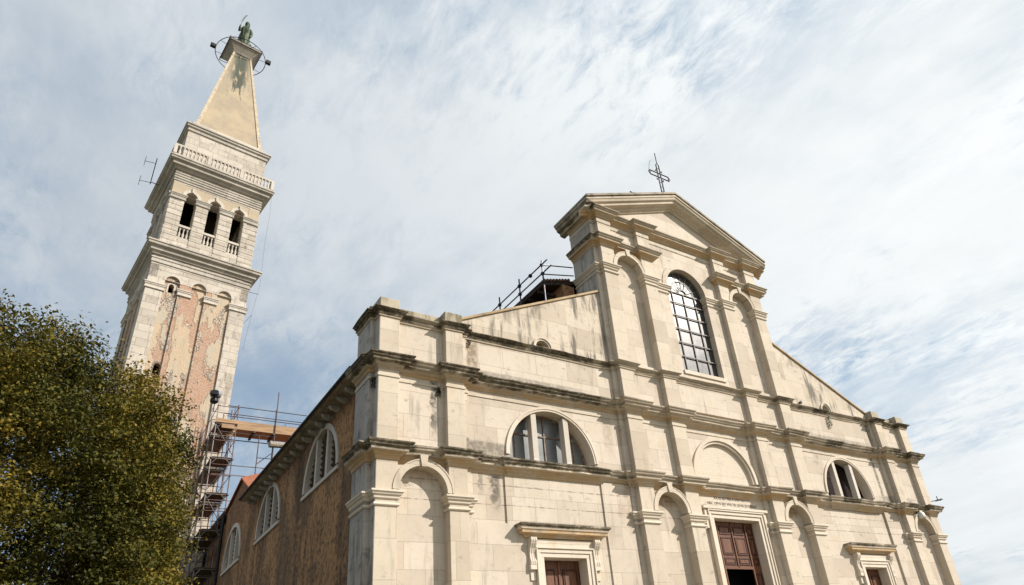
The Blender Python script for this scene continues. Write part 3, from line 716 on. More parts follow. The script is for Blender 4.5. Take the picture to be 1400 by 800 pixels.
def text(body, x, z, size, y, par, width=None, name='inscription'):
    cu = bpy.data.curves.new(name, 'FONT'); cu.body = body; cu.size = size; cu.extrude = .004; cu.align_x = 'CENTER'
    t = bpy.data.objects.new('tmp', cu); scene.collection.objects.link(t)
    dg = bpy.context.evaluated_depsgraph_get(); me = bpy.data.meshes.new_from_object(t.evaluated_get(dg))
    bpy.data.objects.remove(t)
    o = bpy.data.objects.new(name, me); scene.collection.objects.link(o); me.materials.clear(); me.materials.append(M['letters'])
    xs = [v.co.x for v in me.vertices]; w = max(xs) - min(xs); k = (width / w) if width else 1
    for v in me.vertices: v.co = Vector((x + v.co.x * k, y - v.co.z, z + v.co.y))
    o.parent = par
text('SOLAS AES VNICA LENI PARVVM', .05, 7.66, .145, -.004, CH, 1.95)
text('NEC OPVS EST MVLTIS QVAE EXTERNA', .05, 7.45, .145, -.004, CH, 2.75)

# roofs, flank, nave ------------------------------------------------
for s in (-1, 1):
    ra = lambda x: 12.55 + .448 * (11.6 - x)
    xe = 14.85
    mb = MB(); mb.prism([(s * xe, ra(xe)), (s * 5.3, ra(5.3)), (s * 5.3, ra(5.3) + .12), (s * xe, ra(xe) + .12)], 1.16, 16.4); mb.build('aisle_roof', M['darktile'], CH)
    if s > 0:
        mb = MB(); mb.box(13.6, 14.2, 1.0, 45, BZ - 1, 11.3); mb.build('flank_wall', M['brown'], CH)
    mb = MB(); mb.box(*sorted((s * 5.3, s * 5.9)), 1.4, 45, 11, 16.9); mb.build('nave_wall', M['brown'], CH)
    # nave roof half
    q = [(s * 6.85, 16.66), (0, 18.6), (0, 18.78), (s * 6.85, 16.84)]
    mb = MB(); mb.prism(q, 1.5, 45.5); mb.build('nave_roof', M['darkwood'], CH)
    mb = MB()
    for i in range(9):
        xx = s * (6.75 - i * .16); zz_ = 16.66 + .283 * (6.85 - abs(xx)); mb.tube((xx, 1.45, zz_ + .22), (xx, 4.0, zz_ + .22), .075, 6)
    mb.build('roof_tiles', M['darktile'], CH)
    for i in range(24):
        mb = MB(); mb.box(*sorted((s * 6.80, s * 5.85)), 1.9 + i * .7, 2.0 + i * .7, 16.55, 16.66); mb.build('rafter_tail', M['darkwood'], CH)
# flank wall (left), with three lunettes
WX = -14.2; WY = [5.87, 13.1, 20.22]; WR = 1.98
outer = [(1.0, -.6), (22.85, -.6), (22.85, 12.25), (19.5, 13.1), (17.4, 12.0), (16.0, 11.2), (1.0, 11.2)]
mb = MB(); mb.prism(outer, WX, WX + .8, order='yx', holes=[arch(cy, 8.92, 9.02, WR - .17, 28) for cy in WY]); mb.build('flank_wall', M['brown'], CH)
for cy in WY:
    mb = MB(); ring(mb, cy, 9.02, WR - .18, WR + .02, WX - .045, WX + .25, 36, order='yx'); mb.box(WX - .07, WX + .25, cy - WR - .05, cy + WR + .05, 8.80, 8.93)
    fw = mb.build('flank_window', M['mull'], CH)
    for k in (-1, 1):
        ym = cy + k * .62; mb = MB(); mb.box(WX - .01, WX + .22, ym - .09, ym + .09, 8.93, 9.02 + math.sqrt((WR - .16) ** 2 - .62 ** 2)); mb.build('mullion', M['mull'], fw, bevel=.01)
    mb = MB(); mb.prism(arch(cy, 8.9, 9.02, WR - .17, 28), WX + .40, WX + .44, order='yx'); mb.build('window_backing', M['door_dark'], fw)
    mb = MB()
    for z in np.arange(9.05, 10.8, .21):
        w = math.sqrt(max((WR - .2) ** 2 - (z - 9.02) ** 2, .01))
        mb.add([(WX + .12, cy - w, z + .10), (WX + .14, cy - w, z + .10), (WX + .26, cy - w, z), (WX + .24, cy - w, z), (WX + .12, cy + w, z + .10), (WX + .14, cy + w, z + .10), (WX + .26, cy + w, z), (WX + .24, cy + w, z)],
               [(0, 1, 2, 3), (4, 7, 6, 5), (0, 4, 5, 1), (1, 5, 6, 2), (2, 6, 7, 3), (3, 7, 4, 0)])
    mb.build('shutter_slats', M['slat'], fw)
# eaves of the flank
mb = MB(); mb.sweep([(WX, 16.3), (WX, 1.16)], [(-.03, 11.2), (.62, 11.24), (.62, 11.12), (.52, 11.08), (.10, 11.05), (-.03, 11.02)]); mb.build('flank_eave', M['rake'], CH)
mb = MB(); mb.chain([(WX - .66, 1.16, 11.17), (WX - .66, 16.3, 11.17)], .05, 8); mb.build('gutter', M['iron'], CH)
yy = 1.6
while yy < 16.1:
    mb = MB(); mb.prism([(WX + .02, 10.86), (WX - .14, 10.86), (WX - .34, 10.93), (WX - .42, 11.05), (WX + .02, 11.05)], yy - .085, yy + .085)
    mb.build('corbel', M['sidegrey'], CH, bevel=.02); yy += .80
mb = MB(); mb.chain([(-15.35, 8.95, 11.28), (-15.0, 9.0, 11.30), (-14.3, 9.05, 11.34)], [.13, .11, .12], 10); mb.build('stone_spout', M['rake'], CH)
# raised bay roof behind the eaves
mb = MB()
mb.add([(WX - .12, 17.2, 11.95), (WX - .12, 19.5, 13.16), (WX - .12, 22.95, 12.28), (-8, 17.2, 14.2), (-8, 19.5, 15.4), (-8, 22.95, 14.5),
        (WX - .12, 17.2, 12.03), (WX - .12, 19.5, 13.26), (WX - .12, 22.95, 12.36), (-8, 17.2, 14.28), (-8, 19.5, 15.5), (-8, 22.95, 14.58)],
       [(0, 1, 4, 3), (1, 2, 5, 4), (6, 9, 10, 7), (7, 10, 11, 8), (0, 6, 7, 1), (1, 7, 8, 2), (0, 3, 9, 6), (2, 8, 11, 5), (3, 4, 10, 9), (4, 5, 11, 10)])
mb.build('bay_roof', M['tile'], CH)
mb = MB(); mb.box(-14.19, -6, 22.15, 22.84, -.6, 12.2); mb.box(-6.6, -5.9, 22.3, 45, -.6, 12.2); mb.build('rear_flank_wall', M['brown'], CH)
mb = MB(); mb.box(-5.3, 5.3, 44.5, 45, BZ - 1, 18.0); mb.build('rear_wall', M['brown'], CH)
mb = MB(); mb.tube((-14.35, 22.95, -.3), (-14.35, 22.95, 12.2), .09, 10); mb.build('dark_upright', M['iron'], CH)  # dark upright bar at the far end of the flank wall
mb = MB(); mb.lathe([(.40, 22.45), (.36, 22.6), (.20, 22.95), (.12, 23.0)], 0, -.05, 4); mb.build('cross_pedestal', M['cornice_top'], CH, bevel=.02)

# ------------------------------------------------------------------ iron cross
CR = empty('iron_cross', 'openwork dark iron cross on a stone block at the top of the pediment', 'cross', (0, -.05, 22.98))
mb = MB(); w = .09
for sx in (-1, 1):
    mb.tube((sx * w, 0, 0), (sx * w, 0, 1.95), .034, 6)
    for z0 in (1.12, 1.38): mb.tube((-.62, 0, z0), (.62, 0, z0), .032, 6)
    mb.tube((sx * .62, 0, 1.10), (sx * .62, 0, 1.40), .03, 6)
    mb.tube((sx * .62, 0, 1.38), (sx * .74, 0, 1.25), .018, 6); mb.tube((sx * .62, 0, 1.12), (sx * .74, 0, 1.25), .018, 6)
for i in range(6): mb.tube((-w, 0, .2 + i * .3), (w, 0, .2 + i * .3), .014, 5)
mb.tube((-w, 0, 1.95), (0, 0, 2.08), .02, 6); mb.tube((w, 0, 1.95), (0, 0, 2.08), .02, 6)
for a, b in ((.2, 1.5), (-.2, 1.5), (.2, 1.0), (-.2, 1.0)): mb.chain([(a * .45, 0, b), (a, 0, b + (.08 if b > 1.2 else -.08)), (a * 1.1, 0, b + (.0 if b > 1.2 else .0))], .028, 5)
mb.build('cross_frame', M['iron'], CR)
mb = MB(); mb.tube((0, 0, 2.05), (0, 0, 2.72), .024, 6); mb.lathe([(.01, 2.70), (.03, 2.73), (.01, 2.77)], 0, 0, 6); mb.build('lightning_rod', M['iron'], CR)
mb = MB(); mb.chain([(-.70, 0, 1.30), (-.60, -.03, 1.75), (-.52, 0, 1.95), (-.42, 0, 2.1)], .010, 5); mb.build('loose_wire', M['iron'], CR)

# ------------------------------------------------------------------ BELL TOWER
TW = empty('bell_tower', 'tall square stone bell tower with peeling stucco shaft, arched belfry and pyramid spire', 'bell tower', (-18.0268, 32.158, -.0771))
axis = Vector((.0224, -.0013, 1)).normalized()
TW.rotation_mode = 'QUATERNION'
TW.rotation_quaternion = (Vector((0, 0, 1)).rotation_difference(axis)) @ Matrix.Rotation(.1178, 3, 'Z').to_quaternion()
TW.scale = (1.06, 1.06, 1.06)
SD = [lambda u, d, z: (u, -d, z), lambda u, d, z: (-d, -u, z), lambda u, d, z: (d, u, z), lambda u, d, z: (-u, d, z)]   # front, left, right, back
def sq(h): return [(-h, h), (-h, -h), (h, -h), (h, h)]     # outward = clockwise rule used by sweep
def tsweep(name, h, prof_, mat):
    mb = MB(); mb.sweep(sq(h), prof_, closed=True); return mb.build(name, mat, TW, bevel=.01)
H = 3.10
for k, T in enumerate(SD):
    mb = MB(T); nich = [arch(c, 1.0, 27.98, .45, 12) for c in (-1.63, 0, 1.63)]
    # window slots on the front
    mb.prism([(-2.1, -1), (2.1, -1), (2.1, 28.9), (-2.1, 28.9)], H - .02, H - .5, holes=nich, back=False)
    mb.build('shaft_face', M['tstucco'], TW)
    mb = MB(T)
    hs = []
    if k == 0: hs = [arch(-1.63, 27.22, 27.72, .16, 8), arch(-1.40, 21.35, 21.95, .20, 8)]
    mb.prism([(-2.3, -1), (2.3, -1), (2.3, 29.2), (-2.3, 29.2)], H - .13, H - .6, holes=hs, back=False)
    mb.build('niche_panel', M['tstucco'], TW)
    if k == 0:
        mb = MB(T); ring(mb, -1.63, 27.72, .155, .25, H - .10, H - .3, 12); mb.box(-1.63 - .25, -1.63 - .16, H - .10, H - .3, 27.15, 27.72); mb.box(-1.63 + .16, -1.63 + .25, H - .10, H - .3, 27.15, 27.72); mb.build('slit_window', M['tpale'], TW)
        mb = MB(T); ring(mb, -1.40, 21.95, .195, .30, H - .13, H - .3, 12); mb.box(-1.70, -1.60, H - .13, H - .3, 21.3, 21.95); mb.box(-1.20, -1.10, H - .13, H - .3, 21.3, 21.95); mb.build('slit_window', M['tpale'], TW)
    mb = MB(T)
    for c in (-1.63, 0, 1.63): ring(mb, c, 27.98, .444, .58, H + .02, H - .125, 14)
    mb.build('blind_arches', M['tpale'], TW)
    mb = MB(T); mb.prism([(-H, 28.02), (H, 28.02), (H, 30), (-H, 30)], H, H - .5, holes=[arch(c, 28.04, 28.05, .50, 12) for c in (-1.63, 0, 1.63)], back=False); mb.build('shaft_frieze', M['tstone'], TW)
    # capitals of the lesenes
    cp = [(-.03, 27.60), (.14, 27.57), (.14, 27.50), (.10, 27.46), (.10, 27.40), (.06, 27.36), (.05, 27.25), (.08, 27.20), (.08, 27.14), (.02, 27.10), (-.03, 27.10)]
    for a, b in ((-1.18, -.45), (.45, 1.18)):
        mb = MB(lambda x, y, z, T=T: T(x, -y, z)); mb.sweep([(a, -H + .14), (a, -H), (b, -H), (b, -H + .14)], cp); mb.build('lesene_capital', M['tpale'], TW)
for sx in (-1, 1):
    for sy in (-1, 1):
        mb = MB(); mb.box(*sorted((sx * H, sx * 2.08)), *sorted((sy * H, sy * 2.08)), -1, 28.02); mb.build('corner_pilaster', M['tstone'], TW, bevel=.015)
        a, b = sorted((sx * H, sx * 2.08)); c, d = sorted((sy * H, sy * 2.08))
        mb = MB(); mb.sweep([(a, d), (a, c), (b, c), (b, d)], cp, closed=True); mb.build('corner_capital', M['tpale'], TW)
mb = MB(); mb.box(-2.4, 2.4, -2.4, 2.4, -1, 30); mb.build('shaft_core', M['black'], TW)
tsweep('astragal', H, [(-.05, 29.55), (.10, 29.52), (.10, 29.42), (.05, 29.40), (.05, 29.24), (.08, 29.22), (.08, 29.12), (.02, 29.10), (.02, 28.98), (-.05, 28.95)], M['tcorn'])
tsweep('shaft_cornice', H, [(-.3, 30.62), (.40, 30.56), (.58, 30.50), (.58, 30.40), (.52, 30.36), (.50, 30.22), (.46, 30.20), (.30, 30.12), (.28, 29.92), (.14, 29.86), (.10, 29.72), (-.3, 29.70)], M['tcorn'])
# belfry, hollow
B = 2.98
ARC = [(-1.66, .39), (-.06, .39), (1.60, .39)]
for k, T in enumerate(SD):
    arcs = ARC if k == 0 else [(-1.63, .39), (0, .39), (1.63, .39)]
    mb = MB(T)
    mb.prism([(-B, 30.5), (B, 30.5), (B, 35.22), (-B, 35.22)], B, B - .75, holes=[[(c - r, 31.55), (c + r, 31.55), (c + r, 35.215), (c - r, 35.215)] for c, r in arcs])
    mb.build('belfry_wall', M['tstone'], TW)
    mb = MB(T); mb.prism([(-B, 35.2201), (B, 35.2201), (B, 36.15), (-B, 36.15)], B - .02, B - .75, holes=[arch(c, 35.223, 35.225, r, 14) for c, r in arcs]); mb.build('belfry_spandrel', M['yellow'], TW)
    mb = MB(T)
    # grooves of the rustication as thin raised courses
    segs = [-B] + [v for c, r in arcs for v in (c - r, c + r)] + [B]
    for i in range(0, 8, 2):
        a, b = segs[i] + (0.004 if i else 0), segs[i + 1] - (.004 if i < 6 else 0); mb = MB(T)
        mb.box(a + .012, b - .012, B - .3, B + .02, 30.75, 34.55)
        for z in np.arange(30.75, 34.5, .43): mb.box(a, b, B - .28, B + .045, z, z + .36)
        mb.build('rusticated_pier', M['tstone'], TW, bevel=.02)
    for c, r in arcs:
        mb = MB(T); ring(mb, c, 35.22, r - .006, r + .22, B + .05, B - .4, 16); mb.build('belfry_arch', M['tpale'], TW)
        mb = MB(T); mb.prism([(c - .05, 35.6), (c + .05, 35.6), (c + .09, 35.98), (c - .09, 35.98)], B + .13, B); mb.build('keystone', M['tpale'], TW)
        mb = MB(T); mb.box(c - r, c + r, B - .02, B - .30, 32.55, 32.72); rail = mb.build('balustrade_rail', M['tpale'], TW)
        mb = MB(T); mb.box(c - r, c + r, B - .02, B - .30, 31.56, 31.70); mb.build('balustrade_plinth', M['tpale'], TW)
        for j in (-.24, 0, .24):
            mb = MB(T); mb.lathe([(.085, 31.70), (.085, 31.76), (.045, 31.80), (.09, 31.93), (.085, 32.02), (.04, 32.2), (.035, 32.34), (.07, 32.42), (.08, 32.55)], c + j, B - .16, 10); mb.build('baluster', M['tpale'], rail, smooth=True)
    cpb = [(z_ [0], z_[1] + 35.18 - 27.57) for z_ in cp]
    for i in range(0, 8, 2):
        a, b = segs[i], segs[i + 1]
        pth = [(a, -B + .5), (a, -B), (b, -B), (b, -B + .5)]
        if i == 0: pth = pth[1:]
        if i == 6: pth = pth[:-1]
        mb = MB(lambda x, y, z, T=T: T(x, -y, z)); mb.sweep(pth, cpb); mb.build('belfry_capital', M['tcorn'], TW)
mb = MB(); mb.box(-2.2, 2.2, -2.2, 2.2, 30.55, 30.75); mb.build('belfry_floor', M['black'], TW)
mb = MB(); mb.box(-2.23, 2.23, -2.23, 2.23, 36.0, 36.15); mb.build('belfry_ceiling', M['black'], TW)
mb = MB(); mb.box(-.9, .9, -.9, .9, 30.75, 36.0); mb.build('bell_frame', M['darkwood'], TW)
mb = MB(); mb.box(-B, B, -B, B, 36.1501, 38.0); mb.build('belfry_frieze', M['tstone'], TW)
for z in (36.40, 36.62, 36.84, 37.06):
    tsweep('frieze_moulding', B, [(-.05, z), (.045, z), (.06, z - .03), (.06, z - .10), (.04, z - .14), (-.05, z - .14)], M['tcorn'])
tsweep('balcony_cornice', B, [(-.3, 38.06), (.60, 38.03), (.68, 38.0), (.68, 37.90), (.62, 37.86), (.60, 37.74), (.54, 37.72), (.42, 37.66), (.40, 37.44), (.20, 37.36), (.14, 37.20), (-.3, 37.18)], M['tcorn'])
# balcony balustrade
RB = 3.44
for k, T in enumerate(SD):
    mb = MB(T); mb.box(-RB - .09, RB + .09 if k else RB + .09, RB + .09, RB - .09, 38.92, 39.06); mb.box(-RB - .07, RB + .07, RB + .08, RB - .08, 38.05, 38.17)
    if k in (1, 2): mb = MB(T); mb.box(-RB + .092, RB - .092, RB + .09, RB - .09, 38.92, 39.06); mb.box(-RB + .082, RB - .082, RB + .08, RB - .08, 38.05, 38.17)
    rail = mb.build('balcony_rail', M['tpale'], TW)
    for c in ((-RB, RB) if k in (0, 3) else ()):
        mb = MB(T); mb.box(c - .11, c + .11, RB + .11, RB - .11, 38.171, 38.919); mb.build('corner_post', M['tpale'], rail)
    for c in (-1.15, 1.15):
        mb = MB(T); mb.box(c - .13, c + .13, RB + .10, RB - .10, 38.171, 38.919); mb.build('rail_post', M['tpale'], rail)
    xs = [-RB + .30 + i * (RB - 1.15 - .50) / 7 for i in range(8)]; xs = xs + [-.92 + i * 1.84 / 7 for i in range(8)] + [-x for x in xs]
    one = MB(T)
    for c in xs:
        m_b = MB(T) if k < 2 else one
        m_b.lathe([(.085, 38.17), (.085, 38.22), (.045, 38.26), (.095, 38.40), (.085, 38.50), (.04, 38.66), (.04, 38.76), (.08, 38.84), (.085, 38.92)], c, RB, 8)
        if k < 2: m_b.build('baluster', M['tpale'], rail, smooth=True)
    if k >= 2: one.build('balusters', M['tpale'], rail, smooth=True)
# dado above balcony
mb = MB(); mb.box(-2.86, 2.86, -2.86, 2.86, 38.001, 41.6); mb.build('dado', M['tstone'], TW)
tsweep('dado_cornice', 2.86, [(-.3, 41.95), (.20, 41.88), (.27, 41.84), (.27, 41.74), (.20, 41.70), (.18, 41.56), (.08, 41.50), (.06, 41.36), (.09, 41.33), (.09, 41.25), (.02, 41.2), (-.3, 41.2)], M['tcorn'])
mb = MB(); mb.box(-2.72, 2.72, -2.72, 2.72, 41.7, 42.42); mb.build('spire_plinth', M['tpale'], TW, bevel=.02)
# spire with corner ribs
def frus(mb, h0, z0, h1, z1_):
    mb.add([(-h0, -h0, z0), (h0, -h0, z0), (h0, h0, z0), (-h0, h0, z0), (-h1, -h1, z1_), (h1, -h1, z1_), (h1, h1, z1_), (-h1, h1, z1_)], [(0, 3, 2, 1), (4, 5, 6, 7), (0, 1, 5, 4), (1, 2, 6, 5), (2, 3, 7, 6), (3, 0, 4, 7)])
mb = MB(); frus(mb, 2.44, 42.3, .70, 53.9); mb.build('spire', M['spire'], TW)
for sx in (-1, 1):
    for sy in (-1, 1):
        mb = MB(); w0, w1 = .26, .15; p0 = 2.49; p1 = .74
        v = []
        for p, w, z in ((p0, w0, 42.41), (p1, w1, 53.9)):
            v += [(sx * p, sy * p, z), (sx * (p - w), sy * p, z), (sx * (p - w), sy * (p - w), z), (sx * p, sy * (p - w), z)]
        mb.add(v, [(0, 1, 2, 3), (4, 7, 6, 5), (0, 4, 5, 1), (1, 5, 6, 2), (2, 6, 7, 3), (3, 7, 4, 0)]); mb.build('spire_rib', M['rib'], TW)
mb = MB(); frus(mb, .76, 53.88, 1.24, 54.50); frus(mb, 1.31, 54.502, 1.31, 54.70); frus(mb, .80, 53.72, .80, 53.878); mb.build('spire_capital', M['tcorn'], TW, bevel=.02)
mb = MB(); mb.lathe([(.62, 54.70), (.60, 54.85), (.5, 54.9), (.5, 55.0)], 0, 0, 16); mb.build('statue_base', M['copper'], TW)
tM = Matrix.Translation(TW.location) @ TW.rotation_quaternion.to_matrix().to_4x4() @ Matrix.Diagonal((1.06, 1.06, 1.06, 1))
def on_tower(o, p):
    o.matrix_world = tM @ Matrix.Translation(p)
# lighting ring
LRG = empty('light_ring', 'thin iron hoop with two floodlights circling the tip of the spire', 'light ring'); on_tower(LRG, (0, 0, 54.35))
mb = MB(); RR = 2.05
mb.chain([(RR * math.cos(2 * math.pi * i / 48), RR * math.sin(2 * math.pi * i / 48), 0) for i in range(48)], .032, 6, closed=True); mb.build('hoop', M['iron'], LRG)
mb = MB()
h = 1.36
for a, b in ((0, 1), (1, 2), (2, 3), (3, 0)):
    c = [(-h, -h), (h, -h), (h, h), (-h, h)]; mb.tube((*c[a], 0), (*c[b], 0), .028, 6); mb.tube((*c[a], .30), (*c[b], .30), .022, 6)
for c in ((-h, -h), (h, -h), (h, h), (-h, h)): mb.tube((*c, -.02), (*c, .42), .028, 6)
for a in (20, 160, 200, 340, 70, 110, 250, 290):
    mb.tube((RR * math.cos(R(a)), RR * math.sin(R(a)), 0), (h * (1 if math.cos(R(a)) > 0 else -1) if abs(math.cos(R(a))) > .6 else RR * .5 * math.cos(R(a)), h * (1 if math.sin(R(a)) > 0 else -1) if abs(math.sin(R(a))) > .6 else RR * math.sin(R(a)) * .9, 0), .022, 6)
mb.build('brackets', M['iron'], LRG)
for a in (172, -18):
    ca, sa = math.cos(R(a)), math.sin(R(a)); mb = MB(); r_ = RR + .22
    cx_, cy_ = ca * r_, sa * r_
    mb.box(cx_ - .20, cx_ + .20, cy_ - .14, cy_ + .14, -.05, .34); mb.tube((cx_ - ca * .25, cy_ - sa * .25, 0), (cx_, cy_, .02), .05, 6); mb.build('floodlight', M['iron'], LRG, bevel=.03)

# statue (robed figure, arm raised with a palm, wheel at the side)
STt = empty('statue', 'green copper statue of a robed saint on top of the spire', 'statue'); on_tower(STt, (0, 0, 55.0)); STt.matrix_world = STt.matrix_world @ Matrix.Rotation(R(-20), 4, 'Z') @ Matrix.Diagonal((.86, .9, 1, 1))
mb = MB(); n = 28; prof_s = [(.56, 0), (.60, .12), (.56, .5), (.52, .95), (.47, 1.4), (.42, 1.9), (.38, 2.25), (.40, 2.5), (.45, 2.8), (.47, 3.05), (.36, 3.22), (.17, 3.32), (.14, 3.42), (.16, 3.48), (.215, 3.60), (.235, 3.72), (.22, 3.86), (.14, 3.98), (.03, 4.02)]
vv = []
for j, (r, z) in enumerate(prof_s):
    for k in range(n):
        a = 2 * math.pi * k / n; body_ = z < 3.15
        fold = (1 + .16 * math.sin(9 * a + z * 1.3) * (1 - z / 3.6) + .08 * math.sin(5 * a - z * 2)) if body_ else 1
        sx_, sy_ = (1.0, .74) if body_ else (.92, 1.02)
        ox = .06 * math.sin(z * 1.2) if body_ else 0
        vv.append((math.cos(a) * r * fold * sx_ + ox, math.sin(a) * r * fold * sy_ - (.04 if z > 3.3 else 0), z))
ff = [(j * n + k, j * n + (k + 1) % n, (j + 1) * n + (k + 1) % n, (j + 1) * n + k) for j in range(len(prof_s) - 1) for k in range(n)] + [tuple(reversed(range(n))), tuple((len(prof_s) - 1) * n + k for k in range(n))]
mb.add(vv, ff)
mb.chain([(-.36, 0, 3.02), (-.52, -.10, 2.75), (-.62, -.24, 2.5), (-.58, -.42, 2.72), (-.55, -.46, 3.0)], [.17, .15, .12, .10, .07], 8)
mb.chain([(.38, 0, 3.0), (.55, -.02, 2.65), (.60, -.12, 2.25), (.58, -.24, 1.95), (.57, -.27, 1.8)], [.17, .15, .12, .09, .06], 8)
mb.chain([(.0, -.24, 3.66), (.0, -.29, 3.70), (0, -.26, 3.74)], [.03, .035, .02], 6)
mb.chain([(-.30, .12, 3.1), (-.42, .24, 2.4), (-.48, .28, 1.5), (-.46, .25, .5), (-.4, .2, .05)], [.10, .20, .24, .27, .2], 10)
mb.build('robed_body', M['copper'], STt, smooth=True)
mb = MB(); mb.lathe([(.20, 3.60), (.26, 3.72), (.25, 3.90), (.15, 4.05), (.03, 4.08)], 0, .06, 14); mb.chain([(0, .22, 3.8), (.02, .30, 3.5), (.0, .30, 3.2)], [.12, .12, .05], 8); mb.build('hair', M['copper'], STt, smooth=True)
mb = MB(); mb.chain([(.72 + .0, .40 * math.cos(t), .62 + .40 * math.sin(t)) for t in np.linspace(0, 2 * math.pi, 21)[:-1]], .055, 6, closed=True)
for t in np.linspace(0, math.pi, 5)[:-1]: mb.tube((.72, .38 * math.cos(t), .62 + .38 * math.sin(t)), (.72, -.38 * math.cos(t), .62 - .38 * math.sin(t)), .03, 5)
mb.build('wheel', M['copper'], STt)
mb = MB(); mb.chain([(-.55, -.46, 2.8), (-.50, -.46, 3.5), (-.38, -.44, 4.1), (-.15, -.42, 4.6)], [.03, .03, .025, .012], 6)
for i in range(7):
    z = 3.5 + i * .15; x = -.50 + (z - 3.5) * .32; mb.tube((x, -.45, z), (x - .16, -.45, z + .14), .016, 4, .004); mb.tube((x, -.45, z), (x + .15, -.45, z + .16), .016, 4, .004)
mb.build('palm_branch', M['copper'], STt)

# aerial on the tower
AN = empty('tv_aerial', 'twin rod aerial on a thin mast beside the balcony of the bell tower', 'aerial'); on_tower(AN, (-3.75, -.7, 36.9))
mb = MB(); mb.tube((.2, 0, .2), (-.35, 0, .2), .03, 6); mb.tube((-.35, 0, .0), (-.35, 0, 2.5), .03, 6); mb.build('mast', M['iron'], AN)
for z in (.15, 2.0):
    mb = MB(); mb.tube((-.35, 0, z), (-1.05, .2, z + .02), .020, 6); mb.tube((-1.02, .19, z - .42), (-1.02, .19, z + .46), .016, 6); mb.build('dipole', M['iron'], AN)
# lightning cable
LC = empty('lightning_cable', 'thin cable hanging down the right edge of the bell tower', 'cable'); on_tower(LC, (3.3, -2.9, 24))
mb = MB(); mb.chain([(.33, .1, 15.0), (.45, 0, 12.5), (.42, 0, 9.5), (.55, 0, 6.0), (.35, 0, 3.9), (.1, 0, .5)], .006, 5); mb.build('wire', M['iron'], LC)
mb = MB(); mb.tube((-.3, .1, 5.1), (.55, 0, 5.1), .015, 5); mb.tube((-.1, .1, 2.5), (.3, 0, 3.3), .012, 5); mb.build('wire_bracket', M['iron'], LC)

# ------------------------------------------------------------------ annex
AX = empty('annex_house', 'low brown annex with tiled roof between the church flank and the bell tower', 'house', (-10, 26, -.3))
def wbox(*a):
    m = MB(lambda x, y, z: (x + 10, y - 26, z + .3)); m.box(*a); return m
wbox(-13.95, -6.7, 22.9, 33.5, -.3, 12.4).build('wall', M['brown'], AX)
m = MB(lambda x, y, z: (x + 10, y - 26, z + .3)); m.prism([(-14.25, 12.40), (-6.7, 15.0), (-6.7, 15.2), (-14.25, 12.62)], 22.98, 33.8); m.build('roof', M['tile'], AX)
m = wbox(-14.2, -13.96, 23.0, 33.4, 12.18, 12.39); m.build('eave_board', M['darkwood'], AX)

# ------------------------------------------------------------------ tower scaffold
SC = empty('tower_scaffold', 'tall tube scaffold with boarded decks at the foot of the bell tower', 'scaffold', (-14.85, 25.5, GZ))
def sT(x, y, z): return (x + 14.85, y - 25.5, z - GZ)
def part(name, mat, fn, parent=SC, T=sT):
    m = MB(T); fn(m); return m.build(name, mat, parent)
def tube(name, a, b, mat='pipe_r', r=.028, parent=SC, T=sT): return part(name, M[mat], lambda m: m.tube(a, b, r, 7), parent, T)
fy = [23.0, 24.75, 25.2, 26.75, 28.2]
for i, y in enumerate(fy):
    for x in (-15.42, -14.32):
        top = {0: 18.95 if x < -15 else 18.75, 1: 18.3, 2: 19.3, 3: 18.6, 4: 20.2}[i]
        tube('upright', (x, y, GZ), (x, y, top), ('pipe_g', 'pipe_r')[(i + int(x > -15)) % 2], .03)
lev = [17.55, 15.45, 13.4, 11.4, 9.4, 7.4, 5.4, 3.4, 1.4]
for j, z in enumerate(lev):
    for (ya, yb, dz) in ((23.0, 24.7, 0), (25.2, 28.1, 0 if j else 0)):
        def f(m, ya=ya, yb=yb, z=z + dz):
            for b in range(4): m.box(-15.36 + b * .26, -15.36 + b * .26 + .245, ya - .05, yb + .05, z - .045, z)
        part('deck', M['deck'], f)
    for y in (23.0, 24.75, 25.2, 28.2): tube('ledger', (-15.5, y, z - .09), (-14.2, y, z - .09), 'pipe_g', .025)
    for x in (-15.42, -14.32):
        tube('ledger', (x, 22.9, z - .1), (x, 28.4, z - .1), 'pipe_r', .024)
        tube('guardrail', (x, 22.9, z + 1.0), (x, 28.4, z + 1.0), 'pipe_r', .02)
    tube('guardrail', (-15.5, 22.97, z + .98), (-14.25, 22.97, z + .98), 'pipe_r', .022)
    if j < 8:
        s_ = 1 if j % 2 else -1
        tube('brace', (-15.42, 23.1 if s_ > 0 else 27.9, z - 1.9), (-15.42, 27.9 if s_ > 0 else 23.1, z - .2), 'pipe_r', .022)
        tube('brace', (-15.4, 23.0, z - 1.9 if s_ > 0 else z - .2), (-14.35, 23.0, z - .2 if s_ > 0 else z - 1.9), 'pipe_b', .022)
        part('frame_gusset', M['pipe_g'], lambda m, z=z: (m.tube((-15.42, 23, z - .45), (-15.12, 23, z - .1), .02, 6), m.tube((-14.32, 23, z - .45), (-14.62, 23, z - .1), .02, 6)))
        if j < 6:   # outer access ladder seen slanting on the left
            part('ladder', M['pipe_g'], lambda m, z=z: [m.tube((-15.75, 25.2, z - 2.0), (-15.60, 26.2, z + .6), .02, 6), m.tube((-15.75, 25.6, z - 2.0), (-15.60, 26.6, z + .6), .02, 6)] +
                 [m.tube((-15.75 + .15 * q_ / 8, 25.2 + q_ / 8, z - 2 + 2.6 * q_ / 8), (-15.75 + .15 * q_ / 8, 25.6 + q_ / 8, z - 2 + 2.6 * q_ / 8), .014, 5) for q_ in range(9)])
for j, z in enumerate(lev[:5]):
    part('coupler', M['iron'], lambda m, z=z: [m.box(x - .05, x + .05, y - .05, y + .05, z - .15, z - .04) for x in (-15.42, -14.32) for y in (23.0,)])
part('toe_board', M['plank'], lambda m: m.box(-15.45, -14.25, 22.93, 22.97, 17.52, 17.74))
